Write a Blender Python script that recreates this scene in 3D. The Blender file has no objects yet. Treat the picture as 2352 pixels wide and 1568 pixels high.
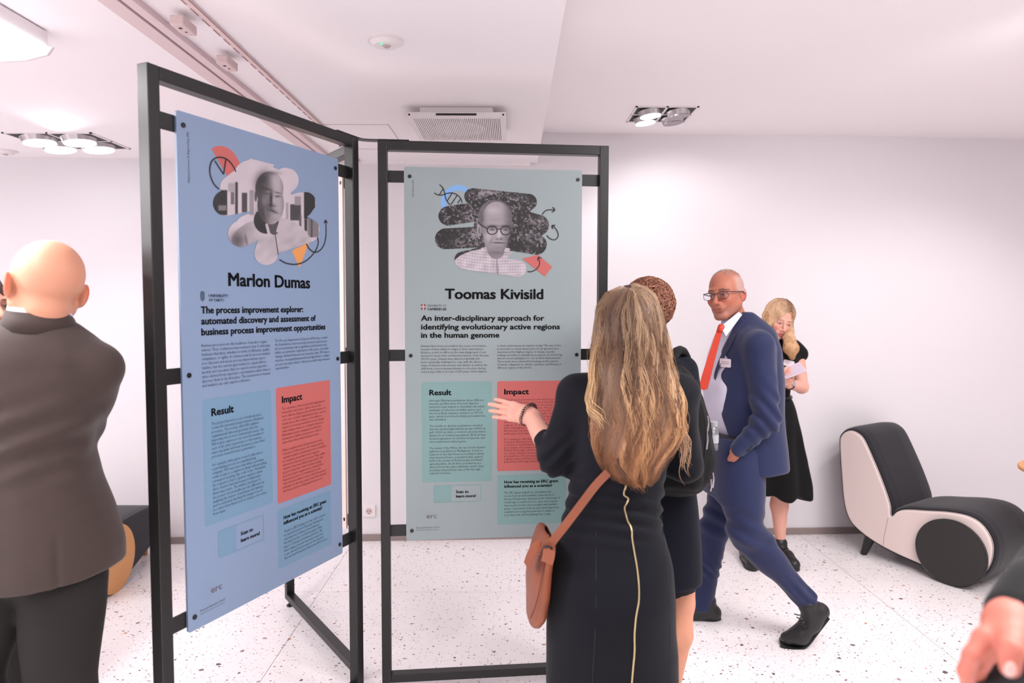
import bpy, bmesh, math, random
import numpy as np
from mathutils import Vector, Matrix
try:
    import openvdb as vdb
except ImportError:
    import pyopenvdb as vdb
rng = np.random.default_rng(7)
random.seed(7)
SC = bpy.context.scene
COL = SC.collection
PI = math.pi

# ------------------------------------------------------------------ camera, world, lights, exposure
F_PX, PITCH, ROLL, EYE = 1589.0, .0537, .0017, 1.62
cam_data = bpy.data.cameras.new('camera')
cam_data.sensor_width = 36.0
cam_data.lens = F_PX / 2352 * 36.0
cam_data.clip_start = .05
cam = bpy.data.objects.new('camera', cam_data)
cam.location = (0, 0, EYE)
cam.rotation_euler = (Matrix.Rotation(PI/2 - PITCH, 4, 'X') @ Matrix.Rotation(ROLL, 4, 'Z')).to_euler()
COL.objects.link(cam)
SC.camera = cam
cam_data.dof.use_dof = True
cam_data.dof.focus_distance = 2.85
cam_data.dof.aperture_fstop = 2.4

SC.view_settings.view_transform = 'Standard'
SC.view_settings.look = 'None'
SC.view_settings.gamma = 1.0
SC.view_settings.use_curve_mapping = False
SC.view_settings.exposure = 0.14

world = bpy.data.worlds.new('hall_ambient')  # even ambient light added through the open rear; no glazing built
world.use_nodes = True
world.node_tree.nodes['Background'].inputs[0].default_value = (1.0, .955, .965, 1)
world.node_tree.nodes['Background'].inputs[1].default_value = 0.55
SC.world = world

def area(name, loc, sx, sy, power, color, rot=(0, 0, 0)):
    l = bpy.data.lights.new(name, 'AREA')
    l.shape = 'RECTANGLE'; l.size = sx; l.size_y = sy; l.energy = power; l.color = color
    o = bpy.data.objects.new(name, l); o.location = loc; o.rotation_euler = rot
    COL.objects.link(o)
    return o
# tube lamp light, fill lamps added out of view, assumed left light, downlight spots and added unseen spots
area('ceiling_light_near', (-1.80, .5, 2.44), .3, 3.6, 60, (1, .975, .98))
area('fill_light_left', (-3.9, 1.6, 2.50), .3, 3.0, 38, (1, .97, .975))  # this and the next two: unseen area lamps added as fill
area('fill_light_right', (1.9, 1.3, 2.70), 1.8, 1.2, 95, (1, .98, .99))
area('fill_light_rear', (.3, -2.2, 2.50), 3.0, .8, 45, (1, .975, .98))
area('assumed_left_light', (-5.0, .9, 2.1), .9, 1.3, 26, (.97, .95, 1.0), (0, -PI/2, 0))  # unseen lamp assumed at left for head and frame highlights; no window built
def spot(name, loc, target, power, size, blend=.6, col=(1, .975, .98), r=.05):
    l = bpy.data.lights.new(name, 'SPOT'); l.energy = power; l.spot_size = size; l.spot_blend = blend
    l.color = col; l.shadow_soft_size = r
    o = bpy.data.objects.new(name, l); o.location = loc
    o.rotation_euler = (Vector(target) - Vector(loc)).to_track_quat('-Z', 'Y').to_euler()
    COL.objects.link(o)
spot('downlight_beam', (.84, 4.0, 2.76), (1.2, 4.6, 1.3), 24, 2.2)
spot('downlight_beam', (.84, 4.2, 2.76), (.6, 4.3, 0), 34, 2.0)
spot('downlight_beam', (2.2, 2.6, 2.74), (1.7, 4.75, 1.6), 32, 1.7, .9, r=.12)  # unseen spot added for the back wall; no fixture built here
spot('downlight_beam', (-2.6, 4.1, 2.55), (-2.2, 3.3, 0), 20, 2.0)
spot('downlight_beam', (-2.5, 3.9, 2.55), (-1.2, 1.6, 1.6), 18, 1.6)
spot('downlight_beam', (-2.9, 1.5, 2.50), (-1.25, 1.85, 1.6), 130, .6, 1.0, r=.10)  # unseen spot assumed at upper left to light the bald man; no fixture
spot('downlight_beam', (3.2, 3.3, 2.74), (2.7, 4.2, .3), 34, 2.0)  # added unseen spot over the lounge chair, without a built fixture

# ------------------------------------------------------------------ measuring helpers
_cp, _sp, _cr, _sr = math.cos(PITCH), math.sin(PITCH), math.cos(ROLL), math.sin(ROLL)
def ray(px, py):
    u, v = px - 1176, py - 784
    U, V = _cr*u + _sr*v, -_sr*u + _cr*v
    return np.array([U, F_PX*_cp - V*_sp, -F_PX*_sp - V*_cp])
def at(px, py, Y):                       # point of the room seen at a pixel, at depth Y
    d = ray(px, py)
    return d * (Y / d[1]) + [0, 0, EYE]
def onz(px, py, z=0.0):
    d = ray(px, py)
    return d * ((z - EYE) / d[2]) + [0, 0, EYE]
def onplane(px, py, o, n):
    d = ray(px, py); o = np.array(o, float) - [0, 0, EYE]
    return d * (np.dot(o, n) / np.dot(d, n)) + [0, 0, EYE]
def proj(P):
    P = np.asarray(P, float); x, y, z = P[..., 0], P[..., 1], P[..., 2] - EYE
    fw = y*_cp - z*_sp; up = y*_sp + z*_cp
    u, v = F_PX*x/fw, -F_PX*up/fw
    return 1176 + _cr*u - _sr*v, 784 + _sr*u + _cr*v

# ------------------------------------------------------------------ materials
def lin(c):
    c = np.array(c, float) / 255
    return np.where(c <= .04045, c/12.92, ((c + .055)/1.055)**2.4)
MATS = {}
def mat(name, rgb, rough=.6, metal=0.0, spec=.5, bump=None, var=None, emit=None, alpha=None, trans=None, sheen=0, coat=0, attr=None, linear=False):
    if name in MATS: return MATS[name]
    m = bpy.data.materials.new(name); m.use_nodes = True
    nt = m.node_tree; b = nt.nodes['Principled BSDF']
    c = tuple(rgb) if linear else tuple(lin(rgb))
    b.inputs['Base Color'].default_value = (*c, 1)
    b.inputs['Roughness'].default_value = rough
    b.inputs['Metallic'].default_value = metal
    b.inputs['Specular IOR Level'].default_value = spec
    if sheen: b.inputs['Sheen Weight'].default_value = sheen; b.inputs['Sheen Roughness'].default_value = .5
    if coat: b.inputs['Coat Weight'].default_value = coat; b.inputs['Coat Roughness'].default_value = .15
    if emit: b.inputs['Emission Color'].default_value = (*lin(emit[0]), 1); b.inputs['Emission Strength'].default_value = emit[1]
    if trans: b.inputs['Transmission Weight'].default_value = trans
    tc = None
    if bump or var: tc = nt.nodes.new('ShaderNodeTexCoord')
    if var:                                           # (scale, amount) gentle colour mottling
        n = nt.nodes.new('ShaderNodeTexNoise'); n.inputs['Scale'].default_value = var[0]; n.inputs['Detail'].default_value = 4
        if len(var) > 2:
            mp = nt.nodes.new('ShaderNodeMapping'); mp.inputs['Scale'].default_value = var[2]
            nt.links.new(tc.outputs['Object'], mp.inputs[0]); nt.links.new(mp.outputs[0], n.inputs['Vector'])
        else: nt.links.new(tc.outputs['Object'], n.inputs['Vector'])
        mx = nt.nodes.new('ShaderNodeMix'); mx.data_type = 'RGBA'
        mx.inputs['A'].default_value = (*[x*(1-var[1]) for x in c], 1); mx.inputs['B'].default_value = (*[min(1, x*(1+var[1])) for x in c], 1)
        nt.links.new(n.outputs['Fac'], mx.inputs['Factor']); nt.links.new(mx.outputs['Result'], b.inputs['Base Color'])
    if attr:
        a = nt.nodes.new('ShaderNodeAttribute'); a.attribute_name = attr
        nt.links.new(a.outputs['Color'], b.inputs['Base Color'])
    if bump:                                          # (scale, strength, distance)
        n = nt.nodes.new('ShaderNodeTexNoise'); n.inputs['Scale'].default_value = bump[0]; n.inputs['Detail'].default_value = 3
        nt.links.new(tc.outputs['Object'], n.inputs['Vector'])
        bp = nt.nodes.new('ShaderNodeBump'); bp.inputs['Strength'].default_value = bump[1]; bp.inputs['Distance'].default_value = bump[2]
        nt.links.new(n.outputs['Fac'], bp.inputs['Height']); nt.links.new(bp.outputs[0], b.inputs['Normal'])
    MATS[name] = m
    return m

M_wall = mat('wall_paint', (235, 230, 233), .75, spec=.25, bump=(60, .08, .002))
M_ceil = mat('ceiling_paint', (251, 245, 247), .85, spec=.2, bump=(80, .05, .001))
M_white = mat('white_plastic', (238, 230, 231), .4)
M_frame = mat('black_powder_coat', (22, 21, 21), .38, spec=.5, bump=(900, .05, .0005))
M_black = mat('black_metal', (22, 22, 23), .35)
M_skirt = mat('grey_skirting', (150, 135, 132), .5)
M_alu = mat('brushed_aluminium', (190, 185, 186), .28, metal=1)
M_glow = mat('lamp_glow', (255, 255, 255), .5, emit=((250, 250, 255), 3.2))
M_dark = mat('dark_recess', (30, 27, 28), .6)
M_print = mat('print_black', (26, 27, 30), .55, spec=.3)

# ------------------------------------------------------------------ object helpers
def mk(name, V, F, m, parent=None, smooth=False, colors=None, kind=None):
    V = np.asarray(V, float).reshape(-1, 3)
    if parent is not None and parent.get('_w'):          # parts given in world coordinates
        V = V - np.array(parent['_w'])
    me = bpy.data.meshes.new(name)
    if isinstance(F, np.ndarray) and F.ndim == 2:
        k = F.shape[1]; n = len(F)
        me.vertices.add(len(V)); me.vertices.foreach_set('co', V.astype(np.float32).ravel())
        me.loops.add(n*k); me.loops.foreach_set('vertex_index', F.astype(np.int32).ravel())
        me.polygons.add(n); me.polygons.foreach_set('loop_start', np.arange(0, n*k, k, dtype=np.int32))
        me.update(calc_edges=True)
    else:
        me.from_pydata([tuple(v) for v in V], [], [tuple(int(i) for i in f) for f in F]); me.update()
    if smooth and len(me.polygons): me.polygons.foreach_set('use_smooth', np.ones(len(me.polygons), bool)); me.update()
    if isinstance(m, (list, tuple)):
        for q in m: me.materials.append(q)
    else: me.materials.append(m)
    if colors is not None:
        a = me.color_attributes.new('col', 'FLOAT_COLOR', 'POINT')
        a.data.foreach_set('color', np.c_[colors, np.ones(len(colors))].astype(np.float32).ravel())
    o = bpy.data.objects.new(name, me); COL.objects.link(o)
    if parent is not None:
        o.parent = parent if parent.type == 'EMPTY' or not parent.get('_part') else parent
    if kind: o['kind'] = kind
    return o
def thing(name, label, cat, loc=(0, 0, 0), rot=0.0, group=None, world=True):
    o = bpy.data.objects.new(name, None); COL.objects.link(o)
    o.location = loc; o.rotation_euler = (0, 0, rot); o.empty_display_size = .1
    o['label'] = label; o['category'] = cat
    if group: o['group'] = group
    if world: o['_w'] = [float(x) for x in loc]
    return o
def tag(o, label, cat, group=None):
    o['label'] = label; o['category'] = cat
    if group: o['group'] = group
    return o
def sub(name, V, F, m, part, root=None, **k):            # sub-part in the same coordinates as its part
    V = np.asarray(V, float).reshape(-1, 3)
    if root is not None and root.get('_w'): V = V - np.array(root['_w'])
    o = mk(name, V, F, m, None, **k); o.parent = part
    return o
def box(x0, x1, y0, y1, z0, z1, bev=0.0):
    if bev <= 0:
        V = [(x, y, z) for x in (x0, x1) for y in (y0, y1) for z in (z0, z1)]
        F = [(0, 1, 3, 2), (4, 6, 7, 5), (0, 4, 5, 1), (2, 3, 7, 6), (0, 2, 6, 4), (1, 5, 7, 3)]
        return np.array(V, float), F
    bm = bmesh.new(); bmesh.ops.create_cube(bm, size=1)
    for v in bm.verts: v.co = ((x0+x1)/2 + v.co.x*(x1-x0), (y0+y1)/2 + v.co.y*(y1-y0), (z0+z1)/2 + v.co.z*(z1-z0))
    bmesh.ops.bevel(bm, geom=bm.edges[:], offset=bev, segments=2, affect='EDGES', profile=.5)
    bm.verts.index_update()
    V = np.array([v.co[:] for v in bm.verts]); F = [tuple(v.index for v in f.verts) for f in bm.faces]; bm.free()
    return V, F
def join(*parts):
    V, F, n = [], [], 0
    for v, f in parts:
        V.append(np.asarray(v, float)); F += [tuple(int(i)+n for i in q) for q in f]; n += len(v)
    return np.vstack(V), F
def xf(vf, loc=(0, 0, 0), rz=0.0, scale=1.0):
    V, F = vf; c, s = math.cos(rz), math.sin(rz)
    V = np.asarray(V, float)*scale
    return np.c_[V[:, 0]*c - V[:, 1]*s, V[:, 0]*s + V[:, 1]*c, V[:, 2]] + np.array(loc), F
def disc(c, ax, r, h, n=24, r2=None):                    # short cylinder from c along ax
    ax = np.array(ax, float); ax /= np.linalg.norm(ax)
    t = np.array([0, 0, 1.0]) if abs(ax[2]) < .9 else np.array([1.0, 0, 0])
    u = np.cross(t, ax); u /= np.linalg.norm(u); w = np.cross(ax, u)
    a = np.linspace(0, 2*PI, n, endpoint=False)
    ring = lambda rr, d: np.array(c) + ax*d + rr*(np.cos(a)[:, None]*u + np.sin(a)[:, None]*w)
    V = np.vstack([ring(r, 0), ring(r if r2 is None else r2, h)])
    F = [(i, (i+1) % n, n+(i+1) % n, n+i) for i in range(n)] + [tuple(range(n-1, -1, -1)), tuple(range(n, 2*n))]
    return V, F
def tube(pts, r, n=8, closed=False, caps=True):
    P = np.asarray(pts, float); m = len(P)
    R = np.full(m, r) if np.isscalar(r) else np.asarray(r, float)
    T = (np.roll(P, -1, 0) - np.roll(P, 1, 0)) if closed else np.gradient(P, axis=0)
    T /= np.linalg.norm(T, axis=1)[:, None] + 1e-12
    u = np.cross(T[0], [0, 0, 1.0]);
    if np.linalg.norm(u) < .1: u = np.cross(T[0], [1.0, 0, 0])
    u /= np.linalg.norm(u); a = np.linspace(0, 2*PI, n, endpoint=False); V = []
    for i in range(m):
        u = u - T[i]*np.dot(u, T[i]); u /= np.linalg.norm(u); w = np.cross(T[i], u)
        V.append(P[i] + R[i]*(np.cos(a)[:, None]*u + np.sin(a)[:, None]*w))
    F = []
    for i in range(m if closed else m-1):
        j = (i+1) % m
        F += [(i*n+k, i*n+(k+1) % n, j*n+(k+1) % n, j*n+k) for k in range(n)]
    if caps and not closed: F += [tuple(range(n-1, -1, -1)), tuple((m-1)*n+k for k in range(n))]
    return np.vstack(V), F
def prism(poly, o, ux, uy, un, h):                        # polygon in plane (o, ux, uy) extruded by h along un
    P = np.asarray(poly, float); o, ux, uy, un = (np.array(q, float) for q in (o, ux, uy, un))
    A = o + P[:, :1]*ux + P[:, 1:]*uy; n = len(P)
    V = np.vstack([A, A + un*h])
    F = [tuple(range(n)), tuple(range(2*n-1, n-1, -1))] + [(i, n+i, n+(i+1) % n, (i+1) % n) for i in range(n)]
    return V, F
def smooth_closed(pts, k=6):                              # Catmull-Rom through closed pixel outlines
    P = np.asarray(pts, float); n = len(P); out = []
    for i in range(n):
        p0, p1, p2, p3 = P[i-1], P[i], P[(i+1) % n], P[(i+2) % n]
        for t in np.linspace(0, 1, k, endpoint=False):
            out.append(.5*((2*p1) + (-p0+p2)*t + (2*p0-5*p1+4*p2-p3)*t*t + (-p0+3*p1-3*p2+p3)*t**3))
    return np.array(out)
def smooth_open(pts, k=6):
    P = np.asarray(pts, float); P = np.vstack([2*P[0]-P[1], P, 2*P[-1]-P[-2]]); out = []
    for i in range(1, len(P)-2):
        p0, p1, p2, p3 = P[i-1], P[i], P[i+1], P[i+2]
        for t in np.linspace(0, 1, k, endpoint=False):
            out.append(.5*((2*p1) + (-p0+p2)*t + (2*p0-5*p1+4*p2-p3)*t*t + (-p0+3*p1-3*p2+p3)*t**3))
    out.append(P[-2]); return np.array(out)

# ------------------------------------------------------------------ terrazzo floor
def terrazzo():
    m = bpy.data.materials.new('terrazzo'); m.use_nodes = True; nt = m.node_tree; L = nt.links
    b = nt.nodes['Principled BSDF']; b.inputs['Roughness'].default_value = .3
    tc = nt.nodes.new('ShaderNodeTexCoord')
    base = nt.nodes.new('ShaderNodeTexNoise'); base.inputs['Scale'].default_value = 2.2; base.inputs['Detail'].default_value = 6
    L.new(tc.outputs['Object'], base.inputs['Vector'])
    cur = nt.nodes.new('ShaderNodeMix'); cur.data_type = 'RGBA'
    cur.inputs['A'].default_value = (*lin((243, 237, 237)), 1); cur.inputs['B'].default_value = (*lin((249, 244, 245)), 1)
    L.new(base.outputs['Fac'], cur.inputs['Factor'])
    prev = cur.outputs['Result']
    for sc, thr, keep, cols, seed in ((17, .17, .80, ((126, 86, 90), (165, 138, 140), (200, 152, 122), (92, 72, 80)), 0), (36, .20, .72, ((125, 80, 82), (170, 140, 142), (205, 150, 118), (92, 70, 78)), 3.3),
                                 (66, .22, .60, ((165, 125, 125), (190, 165, 165), (215, 175, 150), (130, 105, 110)), 7.1)):
        mp = nt.nodes.new('ShaderNodeMapping'); mp.inputs['Location'].default_value = (seed, seed*.7, 0)
        L.new(tc.outputs['Object'], mp.inputs[0])
        nz = nt.nodes.new('ShaderNodeTexNoise'); nz.inputs['Scale'].default_value = sc*1.3
        L.new(mp.outputs[0], nz.inputs['Vector'])
        add = nt.nodes.new('ShaderNodeVectorMath'); add.operation = 'MULTIPLY_ADD'
        L.new(nz.outputs['Color'], add.inputs[0]); add.inputs[1].default_value = (.55/sc,)*3; L.new(mp.outputs[0], add.inputs[2])
        v = nt.nodes.new('ShaderNodeTexVoronoi'); v.inputs['Scale'].default_value = sc; v.voronoi_dimensions = '2D'
        L.new(add.outputs[0], v.inputs['Vector'])
        sep = nt.nodes.new('ShaderNodeSeparateColor'); L.new(v.outputs['Color'], sep.inputs[0])
        # chip radius varies by cell
        r = nt.nodes.new('ShaderNodeMath'); r.operation = 'MULTIPLY'; L.new(sep.outputs[1], r.inputs[0]); r.inputs[1].default_value = thr
        lt = nt.nodes.new('ShaderNodeMath'); lt.operation = 'LESS_THAN'; L.new(v.outputs['Distance'], lt.inputs[0]); L.new(r.outputs[0], lt.inputs[1])
        kp = nt.nodes.new('ShaderNodeMath'); kp.operation = 'GREATER_THAN'; L.new(sep.outputs[0], kp.inputs[0]); kp.inputs[1].default_value = keep
        mul = nt.nodes.new('ShaderNodeMath'); mul.operation = 'MULTIPLY'; L.new(lt.outputs[0], mul.inputs[0]); L.new(kp.outputs[0], mul.inputs[1])
        cr = nt.nodes.new('ShaderNodeValToRGB'); cr.color_ramp.interpolation = 'CONSTANT'
        el = cr.color_ramp.elements
        el[0].position = 0; el[0].color = (*lin(cols[0]), 1); el[1].position = .75; el[1].color = (*lin(cols[3]), 1)
        e = el.new(.3); e.color = (*lin(cols[1]), 1); e = el.new(.6); e.color = (*lin(cols[2]), 1)
        L.new(sep.outputs[2], cr.inputs[0])
        mx = nt.nodes.new('ShaderNodeMix'); mx.data_type = 'RGBA'
        L.new(mul.outputs[0], mx.inputs['Factor']); L.new(prev, mx.inputs['A']); L.new(cr.outputs[0], mx.inputs['B'])
        prev = mx.outputs['Result']
    L.new(prev, b.inputs['Base Color'])
    return m
M_terr = terrazzo()

def wall_y(x): return 4.715 + .05*x
XL, XR, YB = -5.2, 5.4, -5.0
Vf = [(XL, YB, -.1), (XR, YB, -.1), (XR, wall_y(XR)+.1, -.1), (XL, wall_y(XL)+.1, -.1)]
Vf = np.vstack([Vf, np.array(Vf)+[0, 0, .094]])
floor = mk('floor', Vf, [(3, 2, 1, 0), (4, 5, 6, 7), (0, 1, 5, 4), (1, 2, 6, 5), (2, 3, 7, 6), (3, 0, 4, 7)], mat('joint_filler', (205, 188, 186), .6), kind='structure')
gx, gy, P = [2.03 + i*1.555 for i in range(-6, 4)], [3.82 + i*1.555 for i in range(-7, 3)], 1.555
for x in gx:
    for y in gy:
        x0, x1 = max(x, XL), min(x+P, XR)
        if x1 - x0 < .05: continue
        y0 = max(y, YB); cs = []
        ya, yb = min(y+P, wall_y(x0)), min(y+P, wall_y(x1))
        if min(ya, yb) - y0 < .05: continue
        g = .0016
        q = [(x0+g, y0+g), (x1-g, y0+g), (x1-g, yb-g), (x0+g, ya-g)]
        V = [(a, b, -.006) for a, b in q] + [(a, b, 0) for a, b in q]
        sub('terrazzo_slab', V, [(3, 2, 1, 0), (4, 5, 6, 7), (0, 1, 5, 4), (1, 2, 6, 5), (2, 3, 7, 6), (3, 0, 4, 7)], M_terr, floor)

# ------------------------------------------------------------------ walls and ceiling
ZL, ZH, XB = 2.57, 2.775, .168
def slab_wall(name, x0, x1, z1):
    V = [(x0, wall_y(x0), 0), (x1, wall_y(x1), 0), (x1, wall_y(x1)+.12, 0), (x0, wall_y(x0)+.12, 0)]
    V = np.vstack([V, np.array(V, float) + [0, 0, z1]])
    return mk(name, V, [(3, 2, 1, 0), (4, 5, 6, 7), (0, 1, 5, 4), (1, 2, 6, 5), (2, 3, 7, 6), (3, 0, 4, 7)], M_wall, kind='structure')
slab_wall('wall_back', XL, XR, 2.95)
V, F = box(XL-.12, XL, YB, wall_y(XL)+.1, 0, 2.95); mk('wall_left', V, F, M_wall, kind='structure')
V, F = box(XR, XR+.12, YB, wall_y(XR)+.1, 0, 2.95); mk('wall_right', V, F, M_wall, kind='structure')
V, F = join(box(XL-.1, XB, YB, 4.98, ZL, ZL+.16), box(XB, XR+.1, YB, 5.1, ZH, ZH+.16), box(XB-.02, XB-.0005, YB, 4.98, ZL+.16, ZH+.16))
mk('ceiling', V, F, M_ceil, kind='structure')
def skirting(x0, x1, h, nm):
    V = [(x0, wall_y(x0)-.012, 0), (x1, wall_y(x1)-.012, 0), (x1, wall_y(x1), 0), (x0, wall_y(x0), 0)]
    V = np.vstack([V, np.array(V, float) + [0, 0, h]])
    mk(nm, V, [(3, 2, 1, 0), (4, 5, 6, 7), (0, 1, 5, 4), (1, 2, 6, 5), (2, 3, 7, 6), (3, 0, 4, 7)], M_skirt, kind='structure')
skirting(XL, XR, .046, 'baseboard_back')
# strip shaped to give the shadow line where lowered ceiling meets wall
V = [(-1.0, wall_y(-1)-.03, ZL-.018), (.12, wall_y(.12)-.03, ZL-.022), (.12, wall_y(.12)+.01, ZL-.022), (-1.0, wall_y(-1)+.01, ZL-.018)]
V = np.vstack([V, np.array(V, float)+[0, 0, .03]])
mk('shadow_strip_1', V, [(3, 2, 1, 0), (4, 5, 6, 7), (0, 1, 5, 4), (1, 2, 6, 5), (2, 3, 7, 6), (3, 0, 4, 7)], M_ceil, kind='structure')
# access hatch panel outlined in the lowered ceiling
c = [onz(747, 262, ZL), onz(890, 262, ZL), onz(918, 340, ZL), onz(845, 340, ZL)]
hx0, hx1, hy0, hy1 = -1.02, -.66, 3.72, 4.30
V, F = join(*[box(a, b, c_, d, ZL-.0015, ZL+.001) for a, b, c_, d in ((hx0, hx1, hy0, hy0+.004), (hx0, hx1, hy1, hy1+.004), (hx0, hx0+.004, hy0, hy1), (hx1, hx1+.004, hy0, hy1))])
h = mk('ceiling_hatch', V, F, mat('hatch_gap', (196, 172, 172), .8)); tag(h, 'thin outlined access hatch in lowered ceiling left of the square air vent', 'hatch')
# ------------------------------------------------------------------ text (built-in vector font turned into thin mesh print)
_tc = {}
def text2d(s, bold=0.0, res=2, spacing=1.0):
    key = (s, bold, res, spacing)
    if key in _tc: return _tc[key]
    cu = bpy.data.curves.new('t', 'FONT'); cu.body = s; cu.size = 1; cu.offset = bold; cu.resolution_u = res; cu.fill_mode = 'FRONT'
    cu.space_character = spacing
    o = bpy.data.objects.new('t', cu); COL.objects.link(o)
    dg = bpy.context.evaluated_depsgraph_get(); me = o.evaluated_get(dg).to_mesh()
    V = np.array([v.co[:] for v in me.vertices]) if len(me.vertices) else np.zeros((0, 3))
    F = [tuple(p.vertices) for p in me.polygons]
    o.evaluated_get(dg).to_mesh_clear(); bpy.data.objects.remove(o); bpy.data.curves.remove(cu)
    _tc[key] = (V, F); return V, F
CAPH = None
def text_at(s, u0, v, h, u1=None, bold=0.0, res=2, wscale=None, spacing=1.0):
    """flat text: baseline left at (u0, v), cap height h, optional right end u1; returns verts in (u, v-down) plane"""
    global CAPH
    if CAPH is None:
        Vc, _ = text2d('H'); CAPH = Vc[:, 1].max()
    V, F = text2d(s, 0.0, res, spacing)
    if not len(V): return np.zeros((0, 2)), []
    k = h/CAPH; x = V[:, 0] - V[:, 0].min()
    e = bold*h*3.0                                       # heavier strokes: shifted copies of the same print
    kx = (u1-u0-2*e)/x.max() if u1 is not None else (wscale or 1.0)*k
    A_ = np.c_[u0 + e + x*kx, v - V[:, 1]*k]
    if bold < .01: return A_, F
    vs, fs = [], []
    for i, (a, b) in enumerate(((0, 0), (e, 0), (-e, 0), (e*.75, e*.5), (-e*.75, e*.5), (e*.75, -e*.5), (-e*.75, -e*.5), (0, e*.6), (0, -e*.6))):
        vs.append(A_ + [a, b]); fs += [tuple(j + i*len(A_) for j in q) for q in F]
    return np.vstack(vs), fs

# ------------------------------------------------------------------ the display stand: three frames, three cards
W, TOP, BOT = .944, 2.275, .04
CU, CT, CH, CW = .103, 2.175, 1.537, .732     # card left, top, height, width
FRA = (-.5391, 2.8039, .1013); FRB = (-.9902, 1.9126, 1.1546)
dC = np.array([.58, -.814]); dC /= np.linalg.norm(dC); endC = np.array([-.672, 2.872]); oC = endC - W*dC
FRC = (oC[0], oC[1], math.atan2(dC[1], dC[0]))
YF = .016                                     # card front lies this far behind the frame front
def bar(x0, x1, z0, z1, d=.042): return box(x0, x1, 0, d, z0, z1, .0025)
def make_frame(fr, label):
    t = thing('display_frame', label, 'stand', (fr[0], fr[1], 0), fr[2], 'black display frames', world=False)
    b = .038
    for nm, v in (('post', bar(0, b, BOT, TOP)), ('post', bar(W-b, W, BOT, TOP)), ('top_rail', bar(b, W-b, TOP-b, TOP)), ('bottom_rail', bar(b, W-b, BOT, BOT+b*.9))):
        mk(nm, v[0], v[1], M_frame, t)
    for z1, z0 in ((2.160, 2.112), (1.433, 1.386), (.703, .655)):
        for x0, x1 in ((b, CU+.05), (CU+CW-.05, W-b)):
            mk('bracket', *box(x0-.002, x1, YF+.008, YF+.014, z0, z1, .001), M_frame, t)
    for x in (.02, W-.02):
        mk('foot', *join(disc((x, .021, 0), (0, 0, 1), .017, .008, 16), disc((x, .021, .008), (0, 0, 1), .007, .034, 10)), M_black, t)
    return t
frA = make_frame(FRA, 'black metal frame holding the grey green poster, right of the three')
frB = make_frame(FRB, 'black metal frame holding the blue poster, nearest and tallest looking')
frC = make_frame(FRC, 'black metal frame mostly hidden behind the blue poster, only its foot rail showing')

def rounded(u0, u1, v0, v1, r, n=6):
    out = []
    for cx, cy, a0 in ((u1-r, v0+r, -PI/2), (u1-r, v1-r, 0), (u0+r, v1-r, PI/2), (u0+r, v0+r, PI)):
        out += [(cx + r*math.cos(a0+a), cy + r*math.sin(a0+a)) for a in np.linspace(0, PI/2, n)]
    return np.array(out)
class Card:
    """card coordinates: u right, v down from its top left corner, in metres"""
    def __init__(s, fr, name, label, m, cat='poster'):
        s.fr = fr
        s.t = thing(name, label, cat, (fr[0], fr[1], 0), fr[2], world=False)
        poly = rounded(0, CW, 0, CH, .009)
        V, F = prism(np.c_[CU + poly[:, 0], CT - poly[:, 1]], (0, YF, 0), (1, 0, 0), (0, 0, 1), (0, 1, 0), .0075)
        s.card = mk('card', V, F, m, s.t)
        s.lay = {}
        for u in (.023, CW-.018):
            for z in (2.136, 1.409, .679):
                mk('bolt', *disc((CU+u, YF-.003, z), (0, 1, 0), .0075, .006, 14), M_black, s.t)
    def P(s, uv, layer):
        uv = np.asarray(uv, float).reshape(-1, 2)
        return np.c_[CU + uv[:, 0], np.full(len(uv), YF - layer*.00035), CT - uv[:, 1]]
    def poly(s, name, uv, m, layer=1):
        V = s.P(uv, layer); n = len(V); return mk(name, V, [tuple(range(n))], m, s.t)
    def put(s, name, parts, m, layer=3):
        parts = [p for p in parts if len(p[0])]
        V, F, n = [], [], 0
        for v, f in parts: V.append(v); F += [tuple(i+n for i in q) for q in f]; n += len(v)
        return mk(name, s.P(np.vstack(V), layer), F, m, s.t)
    def lines(s, name, rows, u0, v0, v1, h, m, bold=0.0, wid=None, layer=3, gaps=None):
        """rows of text from baseline v0 to v1; wid = measured width of the widest row"""
        n = len(rows); ref = max(rows, key=len)
        V, F = text2d(ref, 0.0, 1); kx = wid/(V[:, 0].max()-V[:, 0].min())
        out = []
        for i, r in enumerate(rows):
            if not r: continue
            a = text_at(r, u0, v0 + (v1-v0)*i/max(1, n-1), h, None, 0.0, 1)
            Vt, _ = text2d(r, 0.0, 1)
            out.append((np.c_[u0 + (Vt[:, 0]-Vt[:, 0].min())*kx, a[0][:, 1]], a[1]))
        return s.put(name, out, m, layer)
    def stroke(s, name, pts, w, m, layer=5, closed=False):
        P = np.asarray(pts, float); T = (np.roll(P, -1, 0)-np.roll(P, 1, 0)) if closed else np.gradient(P, axis=0)
        T /= np.linalg.norm(T, axis=1)[:, None]+1e-9; N = np.c_[-T[:, 1], T[:, 0]]*w/2
        n = len(P); uv = np.vstack([P+N, P-N]); m_ = n if closed else n-1
        return uv, [(i, (i+1) % n, n+(i+1) % n, n+i) for i in range(m_)]
    def uv(s, px, py):                       # measured pixel -> card coordinates
        a = s.fr[2]; n = np.array([math.sin(a), -math.cos(a), 0]); d = np.array([math.cos(a), math.sin(a), 0])
        P = onplane(px, py, np.array([s.fr[0], s.fr[1], 0]) - n*YF, n)
        return (np.dot(P - [s.fr[0], s.fr[1], 0], d) - CU, CT - P[2])
    def px(s, u, v):
        a = s.fr[2]; d = np.array([math.cos(a), math.sin(a)]); n = np.array([math.sin(a), -math.cos(a)])
        P = np.stack([s.fr[0] + d[0]*(CU+u) - n[0]*YF, s.fr[1] + d[1]*(CU+u) - n[1]*YF, CT - v], -1)
        return proj(P)

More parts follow.
